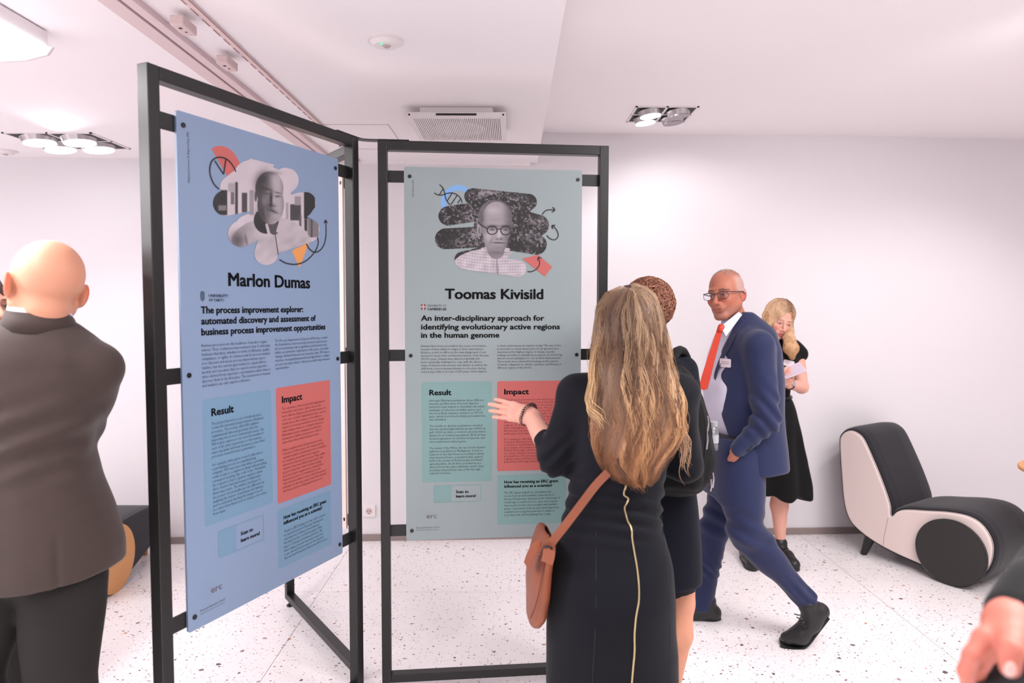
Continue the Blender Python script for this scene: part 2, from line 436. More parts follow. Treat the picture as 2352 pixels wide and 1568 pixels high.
M_cardA = mat('poster_grey_green', (146, 158, 160), .38, spec=.45)
M_cardB = mat('poster_blue', (131, 151, 180), .38, spec=.45)
M_cardC = mat('poster_cream', (250, 222, 214), .5)
M_txtA = mat('text_soft', (62, 70, 74), .6); M_txtB = mat('text_soft_blue', (70, 84, 108), .6); M_txtR = mat('text_on_coral', (128, 52, 55), .6)
M_coral = mat('coral_print', (190, 100, 96), .45, spec=.4); M_orange = mat('orange_print', (222, 150, 86), .5)
M_teal = mat('teal_print', (124, 156, 155), .45, spec=.4); M_sky = mat('sky_print', (114, 148, 175), .45, spec=.4); M_ring = mat('ring_blue', (122, 166, 216), .5)
M_photo = mat('portrait_ink', (128, 128, 128), .5, attr='col'); M_soft = mat('soft_grey_print', (150, 150, 165), .6)

A = Card(FRA, 'portrait_poster', 'grey green poster with a man in round glasses and the heading Toomas Kivisild', M_cardA)
B = Card(FRB, 'portrait_poster', 'blue poster with a bald man in a pale shirt and the heading Marlon Dumas', M_cardB)
Cc = Card(FRC, 'portrait_poster', 'cream poster edge glimpsed behind the right side of the blue poster', M_cardC)

def erc(card, u, v):
    card.put('logo_text', [text_at('erc', u, v, .0205, u+.042, 0, 2)], mat('logo_grey', (96, 84, 88), .6))
    pts = []
    for i in range(70):
        r = .034*math.sqrt((i+.5)/70); a = i*2.399963
        cx, cy = u-.008 + r*math.cos(a), v-.016 + r*math.sin(a)*.95
        q = .0013*(1-.5*r/.034)
        pts.append((np.array([(cx-q, cy), (cx, cy-q), (cx+q, cy), (cx, cy+q)]), [(0, 1, 2, 3)]))
    card.put('logo_dots', pts, mat('logo_dots', (146, 132, 142), .6), 2)
    card.put('logo_caption', [text_at('European Research Council', u-.042, v+.041, .0062, u+.052, .004, 1),
                              text_at('Established by the European Commission', u-.042, v+.050, .0038, u+.052, 0, 1)], M_txtA)

# --- grey green poster
A.put('title_text', [text_at('Toomas Kivisild', .1634, .5325, .0400, .5715, .017, 4)], M_print)
A.put('subtitle_text', [text_at('An inter-disciplinary approach for', .0652, .6225, .0212, .5758, .019, 2), text_at('identifying evolutionary active regions', .0652, .6585, .0212, .642, .019, 2), text_at('in the human genome', .065, .6925, .0212, .3878, .019, 2)], M_print)
A.put('university_text', [text_at('UNIVERSITY OF', .0905, .5650, .0078, .1686, .006, 1), text_at('CAMBRIDGE', .0905, .5800, .0092, .1686, .014, 1)], mat('crest_text', (60, 55, 60), .6))
M_crest = mat('crest_red', (132, 70, 76), .6)
A.put('university_crest', [(np.array([(a, b), (a+.0078, b), (a+.0078, b+.0085), (a+.0039, b+.0115) if b > .563 else (a+.0078, b+.009), (a, b+.009)]), [(0, 1, 2, 3, 4)]) for a in (.0657, .0762) for b in (.5545, .568)], M_crest, 2)
A.put('crest_cross', [(np.array([(.0657, .5640), (.084, .5640), (.084, .5675), (.0657, .5675)]), [(0, 1, 2, 3)]), (np.array([(.0732, .5545), (.0765, .5545), (.0765, .579), (.0732, .579)]), [(0, 1, 2, 3)])], mat('crest_white', (205, 190, 192), .6), 3)
A.lines('body_text', ['Humans have been successful in the course of evolution', 'because of their ability to adapt to their environment.', 'Evidence points to Africa as the main playground of our', 'species for most of its evolutionary history. Over the past', '100,000 years, humans have dispersed globally and', 'been repeatedly challenged to cope with the diverse', 'range of natural environments and climate, as well as the', 'shift from a non-sedentary lifestyle to a food-producing', 'settled way of life in the last 10,000 years. How adapted'], .0648, .7305, .8370, .0082, M_txtA, .004, .2790)
A.lines('body_text', ['to their environment are humans today? The aim of this', 'project was to reveal which parts of our genome have', 'experienced the highest degree of change recently,', 'making it possible to identify those aspects of our biology', 'that are most maladapted to our modern environments.', 'These goals were achieved by focusing on the aspects', 'of human adaptation to climate, nutrition, and lifestyle in', 'different regions of the world.'], .3788, .7305, .8225, .0082, M_txtA, .004, .2745)
A.poly('result_box', rounded(.0658, .3571, .8752, 1.2945, .008), M_teal)
A.poly('impact_box', rounded(.3788, .6714, .8746, 1.2536, .008), M_coral)
A.poly('grant_box', rounded(.379, .6727, 1.2709, 1.4822, .008), M_teal)
A.put('result_heading', [text_at('Result', .0976, .9300, .0215, .1889, .020, 2)], M_print)
A.put('impact_heading', [text_at('Impact', .408, .9300, .0215, .5124, .020, 2)], M_print)
A.lines('result_text', ['Amongst Siberian populations, three different', 'ancestry profiles were detected. Applied', 'selection scans helped to determine the initial', 'catalogue of selection candidate genes, and', 'the most likely causative mutation in CPT1A', 'gene, which is involved in fatty acid metabolism,', 'was identified.', '', 'The results on Andean populations revealed', 'that the studied high-altitude groups (>4000 m', 'and >2500 m) share a common ancestry that is', 'distinct from lowland populations. Both groups', 'showed signatures of selection in hypoxia- and', 'vasoconstriction-related genes.', '', 'The study of the Mikea, the last known hunter-', 'gatherer population in Madagascar, found no', 'support to the hypothesis according to which', 'they descend from a population that existed', 'before the arrival of Austronesian and Bantu', 'agriculturalists. As all three populations are', 'derived from the same admixture event, they', 'probably adopted their way of life through', 'cultural reversion.'], .0972, .9565, 1.2605, .0082, M_txtA, .004, .2370)
A.lines('impact_text', ['The project generated new whole genome', 'sequence data that are now being widely', 'used as a reference set for the study of', 'human populations in Siberia. The project', 'also produced demographic models that', 'allow other researchers to refine the', 'timing of past migrations and of genetic', 'exchange across the globe. The present', 'knowledge on genomes of other regions', 'regions of the genome under selection', 'have highlighted the importance of the', 'functional relevance of the metabolic', 'pathways and related genes.', '', 'For example, the high frequency variant', 'found in Siberian populations causes', 'a defect in metabolism and was flagged', 'as a target of positive selection. It is', 'linked with high infant mortality; tests', 'to carry a fitness increase in northern', 'populations. The project helped to', 'explain why a disease mutation rises in a', 'population through adaptation.'], .4082, .9565, 1.2180, .0082, M_txtR, .004, .2330)
A.put('grant_heading', [text_at('How has receiving an ERC grant', .4084, 1.3060, .0112, .6381, .020, 2), text_at('influenced you as a scientist?', .4084, 1.3245, .0112, .612, .020, 2)], M_print)
A.lines('grant_text', ['The ERC grant helped me consolidate my', 'research group and establish a Laboratory of', 'Human Evolutionary Genetics at the University of', 'Cambridge. It enabled me to carry out research', 'that would not have been possible with smaller', 'grants. Generation of the project data helped me', 'establish a broad global network of collabora-', 'tions that I am still benefitting from today.'], .4085, 1.3500, 1.4455, .0080, M_txtA, .004, .2370)
for cd, q, mm in ((A, (.1138, .3095, 1.3087, 1.3802), M_teal), (B, (.1189, .3105, 1.2640, 1.3500), M_sky)):
    u0, u1, v0, v1 = q; um = u0 + (u1-u0)*.38
    cd.poly('scan_tile', rounded(u0, um, v0, v1, .004), mm)
    uv, Fq = cd.stroke('scan_border', rounded(u0+.001, u1, v0+.001, v1-.001, .005), .0028, mm, closed=True)
    cd.put('scan_border', [(uv, Fq)], mm, 2)
    cd.put('scan_text', [text_at('Scan to', um+.018, v0+(v1-v0)*.47, .0112, um+.071, .020, 2), text_at('learn more!', um+.018, v0+(v1-v0)*.73, .0112, um+.101, .020, 2)], M_print)
erc(A, .0844, 1.4460); erc(B, .0865, 1.4480)
def side_text(cd, s, u, v0, v1):
    V, F = text2d(s, 0, 1); w = V[:, 0].max(); k = (v1-v0)/w
    cd.put('side_text', [(np.c_[u - V[:, 1]*-k*0 + (0-V[:, 1])*k*1.0, v1 - V[:, 0]*k], F)], M_txtA)
side_text(A, 'Life Sciences (LS)', .0385, .0527, .1208); side_text(B, 'Physical Sciences & Engineering (PE)', .0415, .0547, .2020)

# --- blue poster
B.put('title_text', [text_at('Marlon Dumas', .1787, .4980, .0400, .5615, .017, 4)], M_print)
B.put('subtitle_text', [text_at('The process improvement explorer:', .0708, .5840, .0205, .5224, .019, 2), text_at('automated discovery and assessment of', .0708, .6170, .0205, .5902, .019, 2), text_at('business process improvement opportunities', .0708, .6500, .0205, .6439, .019, 2)], M_print)
B.put('university_text', [text_at('UNIVERSITY', .1010, .5345, .0085, .1782, .010, 1), text_at('OF TARTU', .1010, .5480, .0085, .1600, .010, 1)], M_txtB)
B.put('university_crest', [(np.array([(.0705, .521), (.0745, .517), (.0825, .517), (.0865, .521), (.0865, .541), (.0785, .549), (.0705, .541)]), [(0, 1, 2, 3, 4, 5, 6)])] , M_txtB, 2)
B.lines('body_text', ['Business processes are the backbone of modern organi-', 'sations. Their continuous improvement is key to achieving', 'business objectives, whether in terms of efficiency, quality,', 'compliance, or agility. A common task for process analysts', 'is to discover and assess process improvement oppor-', 'tunities, but the current approaches are expert-driven:', 'models and execution data are used to assess opportu-', 'nities derived from experience and intuition rather than to', 'discover them in the first place. The assessment is manual,', 'and analysts can only explore a fraction.'], .0702, .6850, .8065, .0088, M_txtB, .006, .2830)
B.lines('body_text', ['The Process Improvement Explorer (PIX) aims to build', 'the foundations of process improvement methods that', 'do not exclusively rely on guidelines and heuristics but', 'rather on systematic exploration of the space of possible', 'changes derived from process execution data. PIX aims to', 'develop conceptual frameworks and algorithms to analyse', 'process execution data to discover possible improvement', 'opportunities.'], .3781, .6850, .7800, .0088, M_txtB, .006, .2830)
B.poly('result_box', rounded(.0700, .3558, .8450, 1.2350, .008), M_sky)
B.poly('impact_box', rounded(.3795, .6670, .8435, 1.2465, .008), M_coral)
B.poly('grant_box', rounded(.3780, .6630, 1.2680, 1.4780, .008), M_sky)
B.put('result_heading', [text_at('Result', .1015, .8990, .0225, .1914, .020, 2)], M_print)
B.put('impact_heading', [text_at('Impact', .4068, .8985, .0225, .511, .020, 2)], M_print)
B.lines('result_text', ['The project has led to a set of methods and a', 'toolset for automated improvement of business', 'processes. The toolset, called PIX, analyses', 'organisational data and generates ideas for', 'improving one or more business processes. The', 'PIX toolset explores to its users the benefits of', 'each of the ideas it generates so that business', 'users can make informed decisions to steer their', 'processes towards better performance.', '', 'For example, when given access to data about', 'a purchasing process at a manufacturing', 'company, PIX may notice that when a purchase', 'order is sent to a supplier in Brazil without adding', 'a transport booking, the order is late. Meanwhile,', 'the requests it had to Spanish suppliers within', 'three choices that had transport built inside', 'them were made. The method developed in', 'the project automatically spot the difference by', 'analysing the factors of purchases and delivery,', 'and recommend attaching the transport book', 'to orders from Brazil and not doing so for orders', 'from Spain.'], .1005, .9270, 1.2080, .0086, M_txtB, .006, .2290)
B.lines('impact_text', ['The outcomes of the project help organisations,', 'both public and private, deliver services in a', 'more efficient, timely and predictable manner. It', 'is the case of public organisations, these reasons', 'clearly have a direct impact on the ability of', 'citizens to access government services cheaply', 'while making certain use of limited resources.', 'Meanwhile, private companies benefit from', 'having more satisfied customers in order to', 'serve their clients with timely processes.', '', 'Many companies have shown interest in the', 'outcomes of this project. The research group', 'regularly speaks to practitioners and consultants', 'to companies and public sector organisa-', 'tions across Europe and overseas. Many similar', 'solutions have been shared separately in this', 'project. Some have delivered mean savings', 'and some larger organisations, reducing their', 'business processes, or training to become', 'their desired software and to refine the general', 'principles, in this way, many of the ideas develop', 'and this project are being applied in practice.'], .4065, .9230, 1.2130, .0086, M_txtR, .006, .2310)
B.put('grant_heading', [text_at('How has receiving an ERC grant', .4061, 1.3080, .0120, .6357, .020, 2), text_at('influenced you as a scientist?', .4061, 1.3270, .0120, .612, .020, 2)], M_print)
B.lines('grant_text', ['Thanks to ERC funding, we were able to spend', 'an extended period of time just thinking and', 'exploring the problems at hand without', 'the usual worries of a business grant. With', 'impact of changes in business practices. We', 'fewer things, research was easier supported', 'to get rich and hard projects in the research', 'that we would separate without the ERC project.'], .4062, 1.3560, 1.4520, .0084, M_txtB, .006, .2330)

# --- printed portraits, painted on a fine grid in card coordinates
def sstep(a, b, x):
    t = np.clip((x-a)/(b-a), 0, 1); return t*t*(3-2*t)
def pill(X, Y, x0, y0, x1, y1, r):
    dx, dy = x1-x0, y1-y0; L2 = dx*dx+dy*dy; t = np.clip(((X-x0)*dx+(Y-y0)*dy)/L2, 0, 1)
    return np.hypot(X-x0-t*dx, Y-y0-t*dy) - r
def ell(X, Y, cx, cy, rx, ry, a=0):
    c, s = math.cos(a), math.sin(a); x, y = (X-cx)*c+(Y-cy)*s, -(X-cx)*s+(Y-cy)*c
    return (np.hypot(x/rx, y/ry)-1)*min(rx, ry)
def vnoise(X, Y, sc, seed=0):
    r = np.random.default_rng(seed).random((256, 256)); x, y = X*sc, Y*sc
    xi, yi = np.floor(x).astype(int), np.floor(y).astype(int); fx, fy = x-xi, y-yi; fx = fx*fx*(3-2*fx); fy = fy*fy*(3-2*fy)
    g = lambda a, b: r[a % 256, b % 256]
    return (g(xi, yi)*(1-fx)+g(xi+1, yi)*fx)*(1-fy) + (g(xi, yi+1)*(1-fx)+g(xi+1, yi+1)*fx)*fy
def portrait(card, u0, u1, v0, v1, res, paint):
    nu, nv = int((u1-u0)/res), int((v1-v0)/res)
    U, Vv = np.meshgrid(np.linspace(u0, u1, nu), np.linspace(v0, v1, nv))
    X, Y = card.px(U, Vv)
    mask, g = paint(X, Y)
    idx = np.arange(nu*nv).reshape(nv, nu)
    F = np.stack([idx[:-1, :-1], idx[:-1, 1:], idx[1:, 1:], idx[1:, :-1]], -1).reshape(-1, 4)
    m = mask.ravel(); keep = (m[F] < .25).all(1); F = F[keep]
    used = np.unique(F); mp = -np.ones(nu*nv, int); mp[used] = np.arange(len(used))
    P_ = card.P(np.c_[U.ravel(), Vv.ravel()][used], 3)
    gg = np.clip(g.ravel()[used]*.95, 0, 255)[:, None]
    t = gg/255.0
    rgb = lin(gg*np.array([1.0, 1.0, 1.0]) + np.array([2, -5, 0])*t*2)
    return mk('portrait_print', P_, mp[F], M_photo, card.t, colors=rgb)
def over(g, d, val, w=1.0): a = 1-sstep(-w/2, w/2, d); return g*(1-a)+val*a
def blob(g, X, Y, cx, cy, rx, ry, val, k=1.0, a=0):
    c, s = math.cos(a), math.sin(a); x, y = (X-cx)*c+(Y-cy)*s, -(X-cx)*s+(Y-cy)*c
    w = k*np.exp(-((x/rx)**2+(y/ry)**2)); return g*(1-w)+val*w
def paintA(x, y):
    X, Y = (x-980)*6.272, (y-400)*6.272          # 2007-wide study coordinates
    d = pill(X, Y, 660, 318, 1470, 400, 118)
    for q in ((310, 600, 1400, 430, 140), (270, 930, 1200, 880, 150), (1000, 560, 1610, 735, 152), (900, 900, 1580, 1010, 150), (520, 1230, 1100, 1100, 120), (560, 1260, 1310, 1360, 125)):
        d = np.minimum(d, pill(X, Y, *q))
    d = np.minimum(d, ell(X, Y, 1010, 760, 330, 420)); d = np.maximum(d, Y - (1395+(X-700)*.14))      # straight cut along the bottom
    n = vnoise(X, Y, 1/28, 1)*.5 + vnoise(X+Y*.4, Y-X*.3, 1/14, 2)*.35 + vnoise(X, Y, 1/7, 3)*.25
    g = 28 + 120*sstep(.50, .92, n)
    lf = vnoise(X*.5+Y, Y*.6-X*.8, 1/26, 5)
    for cx, cy, rx, ry, k in ((650, 620, 130, 90, .8), (700, 900, 120, 110, .9), (480, 990, 140, 50, .7), (1600, 700, 170, 90, .7), (1500, 900, 150, 60, .6), (880, 280, 260, 55, 1.0), (1600, 960, 100, 70, .6), (1300, 370, 100, 40, .6)):
        w = k*np.exp(-((X-cx)/rx)**2-((Y-cy)/ry)**2)*sstep(.38, .62, lf+.25*(vnoise(X, Y, 1/9, 8)-.5)); g = g*(1-w)+150*w
    g = blob(g, X, Y, 300, 900, 130, 110, 25, .8); g = blob(g, X, Y, 1300, 1050, 160, 80, 24, .8)
    # shirt
    sh = np.minimum(ell(X, Y, 930, 1330, 560, 260), pill(X, Y, 840, 1040, 1140, 1050, 70))
    sh = np.maximum(sh, -(Y-(1010+np.abs(X-980)*.28)))
    s = 196 - 14*(vnoise(X, Y, 1/60, 9)-.5)*2
    s = s - 16*sstep(.55, 1, np.cos((X+Y*.12)/40*2*PI)) - 30*sstep(.6, 1, np.cos((Y-X*.06+18*np.sin(X/190))/42*2*PI))
    s = s - 50*np.exp(-((X-1010-(Y-1200)*.05)/12)**2)*sstep(1180, 1220, Y) - 30*np.exp(-((X-870+(Y-1100)*-.8)/22)**2)*sstep(1230, 1100, Y)
    g = over(g, sh, s, 6)
    # neck, head
    g = over(g, pill(X, Y, 980, 1000, 1000, 1100, 120), 128, 8)
    hair = ell(X, Y, 985, 610, 245, 245, .05); hair = np.minimum(hair, ell(X, Y, 1000, 740, 245, 200))
    g = over(g, np.maximum(hair, -(Y-365)), 88 + 40*(vnoise(X, Y, 1/8, 11)-.3), 10)
    face = np.minimum(ell(X, Y, 1005, 790, 212, 250), ell(X, Y, 1000, 920, 178, 225)); face = np.minimum(face, ell(X, Y, 1005, 600, 186, 205))
    f = 156 - 60*sstep(1060, 1220, X) - 34*sstep(900, 790, X) - 25*sstep(950, 1130, Y)
    g = over(g, ell(X, Y, 755, 800, 34, 90, -.1), 150, 6); g = over(g, ell(X, Y, 760, 815, 14, 50, -.1), 105, 10)
    g = over(g, face, f, 7)
    g = blob(g, X, Y, 960, 520, 110, 60, 190, .6); g = blob(g, X, Y, 1000, 655, 120, 12, 140, .5); g = blob(g, X, Y, 1050, 640, 110, 10, 140, .4)
    for cx in (945, 1140):
        g = blob(g, X, Y, cx, 752, 74, 20, 50, .95); g = blob(g, X, Y, cx, 792, 50, 16, 90, .75); g = blob(g, X, Y, cx, 800, 24, 8, 45, .8); g = blob(g, X, Y, cx-5, 835, 40, 10, 195, .4)
    g = blob(g, X, Y, 1045, 870, 30, 70, 200, .8); g = blob(g, X, Y, 1060, 935, 55, 20, 110, .6); g = blob(g, X, Y, 1075, 930, 18, 10, 60, .7); g = blob(g, X, Y, 1010, 935, 16, 10, 70, .6)
    g = blob(g, X, Y, 925, 960, 14, 60, 110, .6, .5); g = blob(g, X, Y, 1165, 950, 14, 60, 90, .5, -.4)
    g = blob(g, X, Y, 1040, 988, 95, 9, 50, .95, .03); g = blob(g, X, Y, 1040, 1018, 60, 12, 150, .6); g = blob(g, X, Y, 1040, 1060, 60, 12, 118, .5); g = blob(g, X, Y, 1000, 1130, 120, 22, 95, .6)
    g = blob(g, X, Y, 880, 900, 50, 50, 200, .5)
    for cx, cy, rx, ry in ((942, 808, 72, 58), (1138, 812, 70, 62)):
        g = over(g, np.abs(ell(X, Y, cx, cy, rx, ry))-6.5, 28, 5)
    g = over(g, pill(X, Y, 1010, 790, 1070, 785, 7), 28, 5); g = over(g, pill(X, Y, 760, 715, 872, 785, 8), 26, 5); g = over(g, pill(X, Y, 1208, 790, 1232, 775, 6), 30, 5)
    return d/6, g
portrait(A, .112, .640, .070, .458, .00125, paintA)
def paintB(x, y):
    X, Y = (x-460)*4.9, (y-310)*4.9
    d = pill(X, Y, 340, 580, 720, 290, 120)
    for q in ((560, 470, 800, 560, 190), (900, 1020, 1010, 1090, 150), (960, 510, 800, 640, 145), (285, 765, 620, 700, 145), (520, 1020, 1180, 760, 120), (460, 1110, 900, 900, 150), (1130, 790, 900, 860, 145), (1230, 1060, 950, 900, 110), (740, 1330, 850, 1000, 135), (900, 1230, 1240, 1110, 90)):
        d = np.minimum(d, pill(X, Y, *q))
    d = np.minimum(d, ell(X, Y, 800, 800, 240, 330))
    g = np.full_like(X, 205.0) - 10*vnoise(X, Y, 1/120, 3)
    # shelves left and right behind the sitter
    L = sstep(300, 330, 900-Y)*0+1
    def vbar(g, x0, x1, y0, y1, val):
        a = sstep(x0-8, x0+8, X)*(1-sstep(x1-8, x1+8, X))*sstep(y0-10, y0+10, Y)*(1-sstep(y1-10, y1+10, Y)); return g*(1-a)+val*a
    g = vbar(g, 130, 300, 620, 900, 42); g = vbar(g, 200, 290, 790, 850, 120); g = vbar(g, 340, 380, 640, 780, 105); g = vbar(g, 390, 420, 530, 900, 62); g = vbar(g, 465, 525, 650, 870, 70); g = vbar(g, 550, 600, 620, 900, 150)
    g = vbar(g, 310, 390, 540, 640, 165); g = vbar(g, 1010, 1130, 780, 960, 70); g = vbar(g, 1060, 1130, 690, 790, 150); g = vbar(g, 1110, 1135, 900, 1030, 95); g = vbar(g, 1165, 1290, 640, 940, 42); g = vbar(g, 1170, 1200, 940, 1080, 55); g = vbar(g, 1205, 1330, 930, 1150, 125); g = vbar(g, 1240, 1262, 930, 1150, 80)
    g = vbar(g, 960, 990, 760, 950, 160); g = over(g, ell(X, Y, 750, 240, 80, 60, .6), 120, 20)
    # shirt with dark inner collar
    sh = np.minimum(ell(X, Y, 860, 1330, 420, 400, .25), ell(X, Y, 640, 1150, 300, 190, -.3))
    s = 196 - 26*vnoise(X+Y*.5, Y, 1/70, 5) - 26*sstep(600, 480, X)
    g = over(g, sh, s, 10)
    g = blob(g, X, Y, 410, 1180, 80, 90, 80, .9); g = blob(g, X, Y, 515, 1180, 12, 70, 80, .7, -.2); g = blob(g, X, Y, 560, 1100, 40, 110, 160, .5, -.3)
    nk = np.maximum(ell(X, Y, 740, 960, 140, 150), -(Y-860)); g = over(g, nk, 44, 8)
    g = over(g, np.maximum(pill(X, Y, 800, 980, 830, 1070, 52), -(Y-900)), 80, 10)
    g = over(g, pill(X, Y, 745, 1010, 770, 1110, 16), 190, 6); g = over(g, pill(X, Y, 900, 980, 870, 1080, 18), 188, 6)
    g = over(g, pill(X, Y, 840, 1120, 880, 1380, 5), 70, 6); g = over(g, pill(X, Y, 905, 1365, 912, 1372, 9), 40, 6)
    # head
    hd = np.minimum(ell(X, Y, 775, 600, 158, 190), ell(X, Y, 790, 780, 150, 225)); g = over(g, ell(X, Y, 622, 690, 16, 60), 90, 8)
    f = 74 + 96*sstep(680, 850, X) - 24*sstep(880, 930, X)
    g = over(g, hd, f, 8)
    g = blob(g, X, Y, 690, 520, 75, 110, 44, .75, .3); g = blob(g, X, Y, 800, 430, 90, 22, 80, .5); g = blob(g, X, Y, 845, 540, 50, 70, 180, .7); g = blob(g, X, Y, 740, 560, 60, 40, 100, .4)
    g = blob(g, X, Y, 740, 605, 60, 12, 48, .8, .25); g = blob(g, X, Y, 870, 650, 45, 9, 65, .7, .2); g = blob(g, X, Y, 745, 655, 40, 12, 55, .7); g = blob(g, X, Y, 760, 645, 25, 8, 150, .5)
    g = blob(g, X, Y, 870, 690, 36, 12, 55, .75); g = blob(g, X, Y, 880, 670, 20, 8, 165, .5)
    g = blob(g, X, Y, 795, 720, 20, 90, 36, .95); g = blob(g, X, Y, 822, 740, 15, 60, 178, .8); g = blob(g, X, Y, 790, 790, 30, 22, 40, .8); g = blob(g, X, Y, 833, 800, 22, 14, 90, .6)
    g = blob(g, X, Y, 715, 740, 30, 60, 150, .6); g = blob(g, X, Y, 815, 858, 60, 10, 40, .9, .35); g = blob(g, X, Y, 800, 830, 60, 10, 80, .6, .3); g = blob(g, X, Y, 835, 885, 30, 10, 130, .6)
    g = blob(g, X, Y, 820, 950, 50, 30, 140, .6); g = blob(g, X, Y, 700, 880, 70, 90, 60, .5); g = blob(g, X, Y, 895, 830, 20, 90, 165, .5); g = blob(g, X, Y, 735, 870, 12, 60, 150, .4, -.2)
    return d/5, g
portrait(B, .118, .640, .085, .425, .00125, paintB)

# --- line drawings and colour shapes around the portraits
def ink(card, name, px_paths, w=.0042, m=None, scale=1, off=(0, 0), layer=6):
    out = []
    for p in px_paths:
        q = smooth_open(p, 6) if len(p) > 2 else np.array(p, float)
        uv = np.array([card.uv(off[0]+a/scale, off[1]+b/scale) for a, b in q])
        out.append(card.stroke(name, uv, w, m))
    card.put(name, out, m or M_print, layer)
def shape(card, name, pts, m, scale, off, layer, sm=False):
    q = smooth_closed(pts, 6) if sm else np.array(pts, float)
    uv = np.array([card.uv(off[0]+a/scale, off[1]+b/scale) for a, b in q])
    return card.poly(name, uv, m, layer)
M_ink = mat('line_ink', (38, 30, 34), .6)
sA, oA = 6.272, (980, 400)
ring = [(455+r*math.cos(a)*1.0, 405+r*math.sin(a)) for r, seq in ((250, np.linspace(-.55, -3.55, 24)), (170, np.linspace(-3.55, -.55, 24))) for a in seq]
uvr = np.array([A.uv(oA[0]+a/sA, oA[1]+b/sA) for a, b in ring]); n = 24
A.put('ring_shape', [(np.vstack([uvr[:24], uvr[24:][::-1]]), [(i, i+1, 24+i+1, 24+i) for i in range(23)])], M_ring, 1)
shape(A, 'coral_shape', [(1380, 1215), (1605, 1160), (1808, 1335), (1700, 1472)], M_coral, sA, oA, 4)
ink(A, 'dna_drawing', [[(185, 150), (235, 200), (262, 280), (275, 350), (310, 410), (342, 440)], [(108, 270), (160, 298), (230, 298), (290, 278), (370, 270), (440, 300), (490, 350), (512, 412)], [(240, 205), (182, 300)], [(365, 275), (295, 390)], [(437, 308), (350, 438)], [(490, 355), (445, 418)]], .0036, M_ink, sA, oA)
ink(A, 'curved_arrow', [[(1662, 585), (1690, 545), (1740, 515), (1845, 515)], [(1815, 475), (1845, 517), (1803, 547)]], .0040, M_ink, sA, oA)
ink(A, 'curved_arrow', [[(1730, 878), (1770, 925), (1840, 945), (1888, 905), (1888, 840), (1850, 775), (1805, 742)], [(1853, 735), (1803, 742), (1817, 792)]], .0040, M_ink, sA, oA)
ink(A, 'curved_arrow', [[(1450, 1402), (1510, 1402), (1580, 1365), (1625, 1290), (1610, 1195)], [(1595, 1245), (1610, 1195), (1655, 1215)]], .0040, M_ink, sA, oA)
sB, oB = 4.9, (460, 310)
shape(B, 'coral_shape', [(125, 155), (170, 128), (230, 120), (300, 138), (370, 190), (420, 265), (458, 355), (320, 492)], M_coral, sB, oB, 1)
shape(B, 'orange_shape', [(1030, 1300), (1225, 1205), (1115, 1498)], M_orange, sB, oB, 1)
ink(B, 'clock_drawing', [[(205, 610), (150, 550), (115, 470), (103, 400), (115, 320), (150, 270), (215, 250), (290, 270), (350, 325), (385, 385), (395, 415)], [(160, 290), (258, 442)], [(285, 275), (258, 442)]], .0042, M_ink, sB, oB)
ink(B, 'loop_arrow', [[(885, 1400), (960, 1440), (1060, 1455), (1160, 1430), (1240, 1370), (1300, 1290), (1325, 1210), (1315, 1150)], [(1190, 1225), (1225, 1280), (1280, 1318), (1340, 1300), (1390, 1230), (1412, 1120), (1410, 965)], [(1390, 990), (1408, 960), (1426, 990)]], .0042, M_ink, sB, oB)

# --- bent plate joining the two front frames at the top
Bend = np.array([FRB[0], FRB[1]]) + W*np.array([math.cos(FRB[2]), math.sin(FRB[2])]); dB = np.array([math.cos(FRB[2]), math.sin(FRB[2])]); nB = np.array([-math.sin(FRB[2]), math.cos(FRB[2])])
dA = np.array([math.cos(FRA[2]), math.sin(FRA[2])]); nA = np.array([-math.sin(FRA[2]), math.cos(FRA[2])]); A0 = np.array(FRA[:2])
def bez(p0, p1, p2, n=10):
    t = np.linspace(0, 1, n)[:, None]; return (1-t)**2*p0 + 2*t*(1-t)*p1 + t*t*p2
front = np.vstack([[Bend - dB*.13], bez(Bend, (Bend+dB*.04), A0 + dA*.01), [A0 + dA*.125]])
back = np.vstack([[A0 + dA*.125 + nA*.04], bez(A0 + nA*.04, A0 + nA*.05 - dA*.06, Bend + nB*.04), [Bend - dB*.13 + nB*.04]])
poly = np.vstack([front, back])
V, F = prism(poly, (0, 0, TOP), (1, 0, 0), (0, 1, 0), (0, 0, 1), .004)
p = mk('joining_plate', V, F, M_frame); tag(p, 'bent black plate bridging the tops of the blue and grey green poster frames', 'plate')
# tie bar from the hub to the third frame
CD = np.array([endC[0], endC[1]])
V, F = prism([tuple(Bend - dB*.05 + nB*.02), tuple(Bend + nB*.02), tuple(CD - dC*.02), tuple(CD - dC*.10)], (0, 0, TOP+.0045), (1, 0, 0), (0, 1, 0), (0, 0, 1), .004)
p = mk('joining_plate', V, F, M_frame); tag(p, 'small black plate tying the hidden rear frame to the blue poster frame', 'plate')

